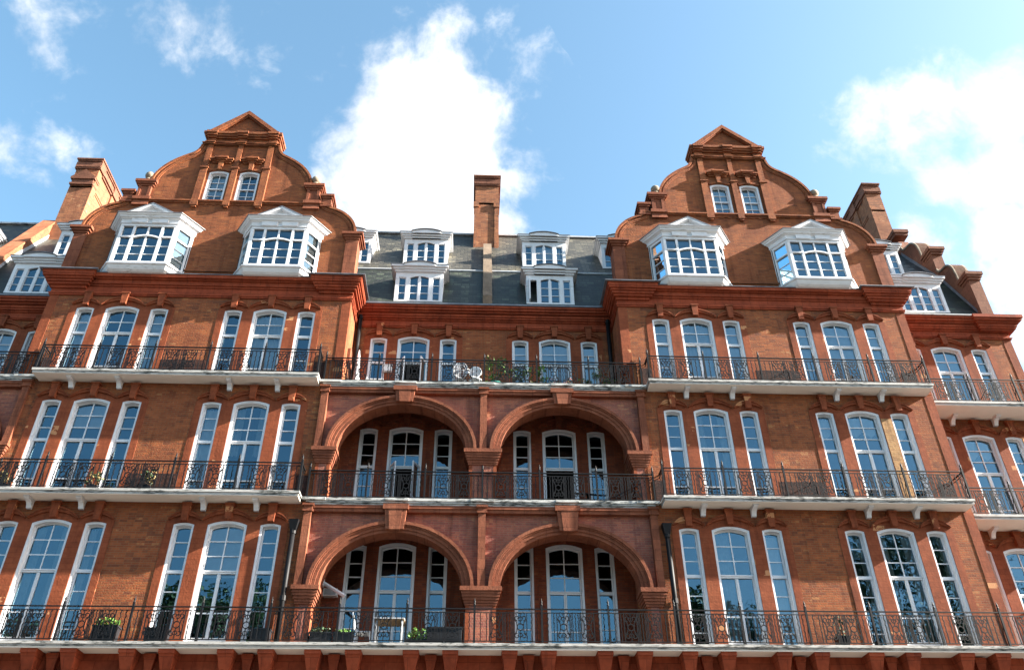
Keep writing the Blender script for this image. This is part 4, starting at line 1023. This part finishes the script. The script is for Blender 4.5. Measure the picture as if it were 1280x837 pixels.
# narrow coping strip at the middle of the centre roof
m = MB(); prof = [(1.16, 20.16), (1.12, 20.62), (1.22, 20.72), (2.40, 23.12), (3.98, 25.66), (3.98, 25.2), (2.5, 22.85)]
m.prism(prof, -.085, .255, 0, 'yz'); m.build('roof_strip', 'stone_brown', rc)
def chimney(x0, x1, y0, y1, z0, ztop, parent, ribs=True, pediment=False):
    m = MB(); m.box(x0, x1, y0, y1, z0, ztop-.55)
    for z, p in ((ztop-1.75, .03), (ztop-1.66, .055)): m.box(x0-p, x1+p, y0-p, y1+p, z, z+.085)
    n = max(2, int((y1-y0)/1.2))
    for k in range(n+1):
        y = y0+(y1-y0-.3)*k/n
        m.box(x0-.07, x1+.07, y-.03, y+.33, z0, ztop-.56)
    c = MB()
    for a, b, p in ((ztop-.62, ztop-.52, .06), (ztop-.52, ztop-.42, .12), (ztop-.42, ztop-.16, .07), (ztop-.16, ztop-.08, .12), (ztop-.08, ztop, .16)): c.box(x0-p, x1+p, y0-p, y1+p, a, b-.001)
    for k in range(n+1):
        y = y0+(y1-y0-.3)*k/n; c.box(x0-.14, x1+.14, y-.09, y+.39, ztop-.60, ztop-.20)
    if pediment:
        xm = (x0+x1)/2; w = (x1-x0)/2+.06
        c.box(x0-.08, x1+.08, y0-.14, y0+.3, ztop-1.62, ztop-1.52); c.box(x0-.03, x1+.03, y0-.10, y0+.2, ztop-1.52, ztop-1.30); c.box(x0-.1, x1+.1, y0-.16, y0+.3, ztop-1.30, ztop-1.20)
        c.prism([(xm-w-.06, ztop-1.20), (xm+w+.06, ztop-1.20), (xm, ztop-.72)], y0-.16, y0+.3)
    o = m.build('chimney', 'chimney_brick', parent); c.build('chimney_cap', 'dark_coping', o)
    pt = MB()
    for k in range(n):
        y = y0+(y1-y0)*(k+.5)/n; pt.lathe([(.001, 0), (.12, 0), (.11, .10), (.13, .12), (.10, .14), (.001, .14)], ((x0+x1)/2, y, ztop-.004), 10)
    pt.build('chimney_pot', 'terracotta_smooth', o)
    return o
ch = chimney(-.42, .50, 4.25, 6.0, 24.8, 29.95, rc)
cm = MB()
for x in (-.46, .44): cm.box(x-.06, x+.10, 4.18, 4.26, 25.2, 28.3); cm.box(x-.10, x+.14, 4.14, 4.26, 28.0, 28.3)
cm.build('chimney_rib', 'chimney_brick', ch)
chimney(-18.22, -17.36, 4.05, 7.6, 22.5, 30.15, rl, True, True)
chimney(18.06, 18.62, 4.85, 8.6, 22.5, 30.75, rr_)
# brick upstand wall along the left roof
m = MB(); prof = [(1.18, 20.05), (1.12, 20.9), (4.1, 26.35), (4.4, 26.5), (4.4, 25.2), (2.5, 22.6)]
m.prism(prof, -18.80, -18.30, 0, 'yz'); m.build('party_wall', 'chimney_brick', rl)
m = MB(); m.prism([(1.06, 20.86), (1.06, 20.98), (4.1, 26.50), (4.1, 26.36)], -18.84, -18.26, 0, 'yz'); m.build('party_coping', 'coping', rl)
m = MB()
for dy in (0, .01): m.prism([(1.2, 20.36), (1.2, 20.56), (2.40, 23.03), (4.1, 25.72), (4.1, 25.5), (2.42, 22.83)], -18.30, -18.272, 0, 'yz'); break
m.build('stepped_flashing', 'lead_pale', rl)
# shaped end parapet on the right
HA = catmull([(1.47, 21.95), (1.475, 22.5), (1.58, 22.95), (1.85, 23.22), (2.12, 23.28), (2.34, 23.34), (2.45, 23.52)], 4)
HB = catmull([(3.02, 24.45), (3.025, 25.05), (3.15, 25.5), (3.45, 25.82), (3.8, 25.92), (4.05, 26.0), (4.15, 26.2)], 4)
top = [(1.02, 20.12), (1.02, 21.75), (1.42, 21.75)]+HA+[(2.5, 23.45), (2.5, 24.3), (2.95, 24.3)]+HB+[(4.25, 26.6), (4.9, 27.0), (4.9, 24.5), (3, 22.8), (1.6, 20.12)]
m = MB(); m.prism(top, 18.36, 18.80, 0, 'yz'); ep = m.build('end_parapet', 'dark_coping', block)
for y0, y1, z, h in ((.98, 1.46, 21.75, 1), (2.44, 3.0, 24.3, 1)):
    m = MB()
    for a, b, p in ((0, .10, .02), (.10, .20, .07), (.20, .34, .12)): m.box(18.36-p, 18.80+p, y0-p, y1+p, z+a, z+b-.001)
    m.build('parapet_cap', 'dark_coping', ep)
m = MB(); m.box(18.30, 18.9, 4.2, 5.0, 26.95, 27.1); m.box(18.26, 18.94, 4.15, 5.0, 27.1, 27.28)
m.build('parapet_cap', 'dark_coping', ep)
for h0 in (HA, HB):
    P = list(h0); Q = offset(h0, -.075)
    m = MB(); m.prism(P+list(reversed(Q)), 18.31, 18.88, 0, 'yz'); m.build('parapet_coping', 'ball', ep)
m = MB(); m.prism([(1.2, 20.34), (1.2, 20.52), (2.40, 23.0), (4.3, 26.0), (4.3, 25.8), (2.42, 22.80)], 18.33, 18.358, 0, 'yz'); m.build('stepped_flashing', 'lead', ep)

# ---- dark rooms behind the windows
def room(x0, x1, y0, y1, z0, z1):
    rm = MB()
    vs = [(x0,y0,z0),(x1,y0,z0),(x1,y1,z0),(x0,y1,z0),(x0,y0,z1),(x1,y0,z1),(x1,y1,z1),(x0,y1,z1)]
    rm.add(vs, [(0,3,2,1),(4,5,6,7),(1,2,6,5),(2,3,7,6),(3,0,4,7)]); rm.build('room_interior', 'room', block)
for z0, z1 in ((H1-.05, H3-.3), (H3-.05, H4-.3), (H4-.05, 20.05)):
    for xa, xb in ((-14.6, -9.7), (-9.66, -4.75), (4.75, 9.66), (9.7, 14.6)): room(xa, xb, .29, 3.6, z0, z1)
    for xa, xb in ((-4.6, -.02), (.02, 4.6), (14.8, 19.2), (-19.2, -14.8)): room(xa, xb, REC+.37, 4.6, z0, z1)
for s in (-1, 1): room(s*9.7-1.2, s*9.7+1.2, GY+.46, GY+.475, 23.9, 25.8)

# ---- rainwater pipes, box and small fittings of the building
dp = MB()
def pipe(x, y, z0, z1, r=.07):
    p = MB(); p.tube([(x, y, z0), (x, y, z1)], r, 10, smooth=True)
    z = z1-.3
    while z > z0: p.tube([(x, y, z), (x, y, z+.14)], r*1.22, 10); z -= 1.9
    p.build('downpipe', 'iron', block)
pipe(-4.45, REC-.1, H4, 19.9); pipe(4.45, REC-.1, H4, 19.9); pipe(-5.36, -.10, H1, 11.2); pipe(5.36, -.10, H1, 11.2)
for x in (-5.36, 5.36): p = MB(); p.frustum((x-.08, x+.08, -.18, -.02), (x-.14, x+.14, -.24, 0), 11.0, 11.3); p.build('rainwater_hopper', 'iron', block)
for s in (-1, 1):
    cb = MB(); cb.prism([(0.55, 17.35), (.95, 17.35), (.95, 17.75), (.75, 17.9), (.55, 17.75)], s*4.61-.10, s*4.61+.10, 0, 'yz'); cb.box(s*4.61-.12, s*4.61+.12, .5, 1.0, 17.2, 17.35); cb.build('corbel', 'terracotta_smooth', block)
# open glazed doors
def door_leaf(x, y, z, h, w, ang, name='open_door'):
    m = MB()
    for a, b in ((0, .06), (w-.06, w)): m.box(a, b, 0, .04, 0, h)
    for a in (0, h*.33, h-.07): m.box(.06, w-.06, .002, .038, a, a+.07)
    o = m.build(name, 'white', block, (x, y, z)); o.rotation_euler.z = ang
    g_ = MB(); g_.add([(.05, .02, .05), (w-.05, .02, .05), (w-.05, .02, h-.05), (.05, .02, h-.05)], [(0, 1, 2, 3)]); g_.build('glass_pane', 'glass', o)
for cx, y, z, h in ((-2.5, REC, H4, 1.78), (-2.52, REC+.08, H3, 1.86)):
    door_leaf(cx-.47, y+.02, z, h, .46, R(-62)); door_leaf(cx+.47, y+.02, z, h, .46, R(180+68))
door_leaf(17.0, REC, H1, 2.0, .5, R(-80))
m = MB(); m.box(-3.47, -3.17, REC-.14, REC-.012, 17.38, 17.60); m.box(-3.49, -3.15, REC-.16, REC-.01, 17.60, 17.63); m.build('wall_box', 'cream', block)

# ------------------------------------------------------------------ things standing on the balconies
def leaves(m, c, rad, n, size, rng, mats=1, squash=1.0, hollow=.0):
    for _ in range(n):
        while True:
            d = Vector((rng.uniform(-1, 1), rng.uniform(-1, 1), rng.uniform(-1, 1)))
            if hollow < d.length < 1: break
        p = Vector(c)+Vector((d.x*rad, d.y*rad, d.z*rad*squash))
        a = Vector((rng.gauss(0, 1), rng.gauss(0, 1), rng.gauss(0, 1))).normalized()
        b = a.orthogonal().normalized(); b.rotate(Matrix.Rotation(rng.uniform(0, 6.28), 3, a)); e = a.cross(b)
        s_ = size*rng.uniform(.6, 1.3)
        m.add([p-b*s_*.5, p+e*s_*.32, p+b*s_*.6, p-e*s_*.32], [(0, 1, 2, 3)], rng.randrange(mats))
def planter(x, y, z, w, h, label, leaf=None, lh=.12, group='black planters on the lowest balcony'):
    t = thing('planter', label, 'planter', (x, y, z), group)
    m = MB(); m.frustum((-w*.46, w*.46, -.13, .13), (-w*.5, w*.5, -.15, .15), 0, h-.04); m.box(-w*.53, w*.53, -.17, .17, h-.04, h); m.build('trough', 'pot', t)
    if leaf:
        f_ = MB(); leaves(f_, (0, 0, h+lh*.45), w*.5, int(130*w/.5), .09, random.Random(int(x*100)), 1, lh/(w*.5)); f_.build('foliage', leaf, t)
    return t
planter(-9.75, -.27, H1, .62, .46, 'black planter with bright green leaves, alone on the brick between two window groups', 'leaf_bright', .16)
planter(-8.42, -.27, H1, .58, .40, 'bare black trough at the foot of the narrow left window, lowest left balcony')
planter(-5.75, -.27, H1, .50, .40, 'bare black trough beside the left black rainwater pipe')
planter(-4.25, .1, H1, .55, .42, 'black planter with dull leaves just inside the left pier of the lower loggia', 'leaf_dark', .10)
planter(-3.65, .1, H1, .52, .42, 'black planter with thin bright leaves left of the white lattice chair', 'leaf_bright', .06)
planter(-1.62, .1, H1, .70, .26, 'low black trough overflowing with bright green leaves right of the slatted table', 'leaf_bright', .22)
planter(-1.18, -.2, H1, .46, .48, 'tall black box nearer the leafy trough, at the middle pier of the lower loggia')
planter(-.72, -.2, H1, .46, .48, 'tall black box right against the middle pier of the lower loggia')
planter(9.72, -.27, H1, .30, .30, 'small black pot with a twisty dark plant on the lowest right balcony', 'leaf_dark', .45)
# white lattice chair and slatted table
t = thing('garden_chair', 'white lattice metal chair beside the slatted table in the lower left loggia', 'chair', (-3.13, .15, H1))
m = MB(); m.box(-.20, .20, -.20, .20, .42, .45); m.build('seat', 'white', t)
m = MB()
for i in range(7): m.tube([(-.22, -.2+.4*i/6, .45), (-.30, -.2+.4*((i+2) % 7)/6, .92)], .013)
m.tube([(-.22, -.22, .45), (-.30, -.22, .93), (-.30, .22, .93), (-.22, .22, .45)], .018); m.build('backrest', 'white', t)
for a, b in ((-1, -1), (1, -1), (-1, 1), (1, 1)): m = MB(); m.tube([(a*.24, b*.2, 0), (a*.17, b*.17, .43)], .018); m.build('leg', 'white', t)
t = thing('garden_table', 'white legged table with a brown slatted top in the lower left loggia', 'table', (-2.43, .1, H1))
m = MB(); m.box(-.40, .40, -.32, .32, .735, .755)
m.build('table_frame', 'white', t)
m = MB()
for i in range(6): m.box(-.40, .40, -.31+i*.105, -.22+i*.105, .70, .734)
m.build('slatted_top', 'wood', t)
for a, b in ((-1, -1), (1, -1), (-1, 1), (1, 1)): m = MB(); m.box(a*.34-.022, a*.34+.022, b*.26-.022, b*.26+.022, 0, .70); m.build('leg', 'white', t)
# white beam and heater box in the lower loggia
t = thing('awning_arm', 'white folded awning arm slanting from the left pier of the lower loggia', 'awning', (-4.55, .9, 9.75))
m = MB(); m.tube([(0, 0, .12), (.72, -.15, -.33)], .055, 6); m.build('arm', 'white', t)
m = MB(); m.box(-.06, .06, -.10, .10, .0, .24); m.build('bracket', 'white', t)
t = thing('heater', 'grey box fixed to the back wall below the white awning arm', 'heater', (-4.35, REC-.05, 9.72))
m = MB(); m.box(-.20, .20, -.10, .118, -.10, .10); m.build('casing', 'cream', t)
m = MB()
for i in range(5): m.box(-.17, .17, -.112, -.101, -.08+i*.035, -.06+i*.035)
m.build('grille', 'lead', t)
# dark round table tipped against the window in the upper right loggia
t = thing('round_table', 'dark round table top tipped up in front of the upper right loggia window', 'table', (3.25, .75, H3))
m = MB(); m.lathe([(.001, -.02), (.56, -.02), (.58, 0), (.56, .02), (.001, .02)], n=28); o = m.build('table_top', 'iron', t); o.location = (0, 0, .60); o.rotation_euler = (R(24), R(4), 0)
m = MB(); m.tube([(0, .05, 0), (0, 0, .58)], .03, 8); m.tube([(-.25, 0, .01), (.25, 0, .01)], .02); m.tube([(0, -.25, .01), (0, .28, .01)], .02); m.build('pedestal', 'iron', t)
# top terrace: chairs, folded parasol, plants
def oval_chair(x, y, z, label, mat, w, h, rz):
    t = thing('terrace_chair', label, 'chair', (x, y, z), None, rz)
    m = MB(); n = 18; C = [(w*math.cos(2*math.pi*i/n), .20, .46+h+h*math.sin(2*math.pi*i/n)) for i in range(n)]
    m.tube(C, .028, 5, closed=True)
    for k in range(-3, 4): xx = w*k/4; dz = h*math.sqrt(max(0, 1-(xx/w)**2)); m.tube([(xx, .20, .46+h-dz), (xx, .21, .46+h+dz)], .017)
    for k in range(-2, 3): zz = .46+h+h*k/3; dx = w*math.sqrt(max(0, 1-((zz-.46-h)/h)**2)); m.tube([(-dx, .205, zz), (dx, .205, zz)], .015)
    m.build('backrest', mat, t)
    m = MB(); m.lathe([(.001, .42), (.22, .42), (.23, .44), (.22, .46), (.001, .46)], n=16); m.build('seat', mat, t)
    for a, b in ((-1, -1), (1, -1), (-1, 1), (1, 1)): m = MB(); m.tube([(a*.2, b*.2, 0), (a*.14, b*.14, .43)], .018); m.build('leg', mat, t)
oval_chair(-.78, .55, H4, 'taller white openwork chair on the top terrace right of the left windows', 'white', .23, .30, R(180))
oval_chair(-.28, .50, H4, 'lower grey white chair with an oval back on the top terrace', 'linen', .20, .20, R(175))
t = thing('terrace_table', 'small pale table with chair beside the left narrow window on the top terrace', 'table', (-3.62, .75, H4))
m = MB(); m.box(-.3, .3, -.2, .2, .48, .51); m.build('table_top', 'white', t)
for a in (-1, 1):
    m = MB(); m.tube([(a*.25, -.15, 0), (a*.25, -.15, .6)], .018); m.tube([(a*.25, .15, 0), (a*.25, .15, .48)], .018); m.build('leg', 'white', t)
t = thing('folded_parasol', 'folded white parasol leaning on the sunlit wall, left end of the top terrace', 'parasol', (-4.25, .75, H4))
m = MB(); m.tube([(0, 0, 0), (0, 0, 1.75)], .02, 6); m.build('pole', 'white', t)
m = MB(); m.lathe([(.10, .35), (.13, .5), (.08, 1.0), (.05, 1.5), (.02, 1.7)], n=9); m.build('canopy', 'white', t)
m = MB(); m.lathe([(.001, 0), (.2, 0), (.2, .05), (.001, .06)], n=12); m.build('base', 'cream', t)
def shrub(x, y, z, h, rad, label, mats, n, size, pot='pot', ph=.28, group='shrubs on the top terrace', stems=5):
    t = thing('potted_plant', label, 'plant', (x, y, z), group); rg = random.Random(int(x*77)+3)
    if ph: m = MB(); m.lathe([(.001, 0), (rad*.5, 0), (rad*.66, ph), (rad*.58, ph), (.001, ph-.03)], n=12); m.build('pot', pot, t)
    m = MB()
    for k in range(stems):
        a = rg.uniform(0, 6.28); e = Vector((math.cos(a)*rad*.7, math.sin(a)*rad*.5, h*rg.uniform(.7, 1)))
        m.tube([(0, 0, ph*.8), (e.x*.4, e.y*.4, ph+(e.z-ph)*.55), e], .008)
    m.build('stems', 'bark', t)
    m = MB()
    for k in range(stems*2): a = rg.uniform(0, 6.28); leaves(m, (math.cos(a)*rad*.55, math.sin(a)*rad*.4, ph+(h-ph)*rg.uniform(.2, .95)), rad*.45, n//(stems*2), size, rg, len(mats))
    m.build('foliage', list(mats), t)
shrub(.36, .45, H4, 1.25, .42, 'tall yellow green plant in a green pot on the top terrace', ('leaf', 'leaf_bright', 'leaf_dry'), 260, .11, 'green_pot')
shrub(.98, .55, H4, 1.0, .32, 'dark bushy shrub right of the tall plant on the top terrace', ('leaf_dark', 'leaf'), 170, .09)
shrub(1.42, .5, H4, 1.05, .32, 'loose green shrub in front of the blinds of the narrow terrace window', ('leaf', 'leaf_dark'), 150, .09)
shrub(1.88, .55, H4, 1.15, .26, 'upright green plant left of the terrace french window', ('leaf', 'leaf_bright'), 130, .10)
for i, (x, hh, lab, mt) in enumerate(((2.35, .42, 'low pink flowered plant before the open terrace door', ('leaf_dark', 'petal')), (2.85, .36, 'low mixed flower pot at the open terrace door', ('leaf', 'petal')), (3.35, .40, 'low leafy pot right of the open terrace door', ('leaf', 'leaf_dry')),
                                     (3.75, .85, 'thin green shrub before the right narrow terrace window', ('leaf', 'leaf_dark')), (4.15, .50, 'low green plant near the right corner of the terrace', ('leaf', 'leaf_bright')))):
    shrub(x, .3, H4, hh, .26, lab, mt, 110, .075, 'pot', .16)
shrub(-11.25, -.25, H3, .62, .26, 'dark shrub in front of the far left french window on the middle balcony', ('leaf_dark', 'leaf_dry'), 150, .08, 'pot', .2, 'plants on the middle left balcony')
shrub(-9.72, -.27, H3, .70, .22, 'spiky dry plant between the window groups on the middle left balcony', ('leaf_dry', 'leaf_dark'), 120, .10, 'pot', .2, 'plants on the middle left balcony')
shrub(-13.75, -.25, H3, .6, .24, 'dry brown plant near the left edge of the middle balcony', ('leaf_dry', 'leaf_dark'), 130, .08, 'pot', .2, 'plants on the middle left balcony')

# ------------------------------------------------------------------ street trees across the road (seen in the window panes)
def tree(x, y, h, cr, seed, label):
    rg = random.Random(seed); t = thing('street_tree', label, 'tree', (x, y, 0), 'street trees mirrored in the window panes')
    m = MB(); m.tube([(0, 0, 0), (.1, .05, h*.2), (-.05, 0, h*.45), (.1, 0, h*.8)], .38, 9, r1=.08, smooth=True)
    for k in range(9):
        a = k*2.4; z = h*(.3+.05*k); L = cr*.8
        m.tube([(0, 0, z), (math.cos(a)*L*.5, math.sin(a)*L*.5, z+h*.09), (math.cos(a)*L, math.sin(a)*L, z+h*.16)], .13, 6, r1=.03)
    m.build('trunk', 'bark', t)
    m = MB()
    for k in range(64):
        a = rg.uniform(0, 6.28); u = rg.uniform(.25, 1); z = h*(.30+.66*rg.random()); fall = math.sqrt(max(.05, 1-((z/h-.58)/.45)**2))
        leaves(m, (math.cos(a)*cr*u*fall*.85, math.sin(a)*cr*u*fall*.85, z), cr*rg.uniform(.22, .36), 150, .46, rg, 1, .8, .3)
    m.build('crown', 'tree_leaf', t)
tree(-31, -31, 17.5, 6, 1, 'street tree mirrored low in the far left window panes')
tree(-17, -31, 20.2, 6.5, 2, 'street tree mirrored in the lower left window group beside the rainwater pipe')
tree(-3, -34, 17.0, 6, 3, 'street tree mirrored low in the lower loggia windows')
tree(13, -31, 19.4, 6, 4, 'street tree mirrored in the lower right window group nearest the loggia')
tree(29, -29, 25.5, 8.5, 5, 'tall street tree filling the panes of the lower far right window group')
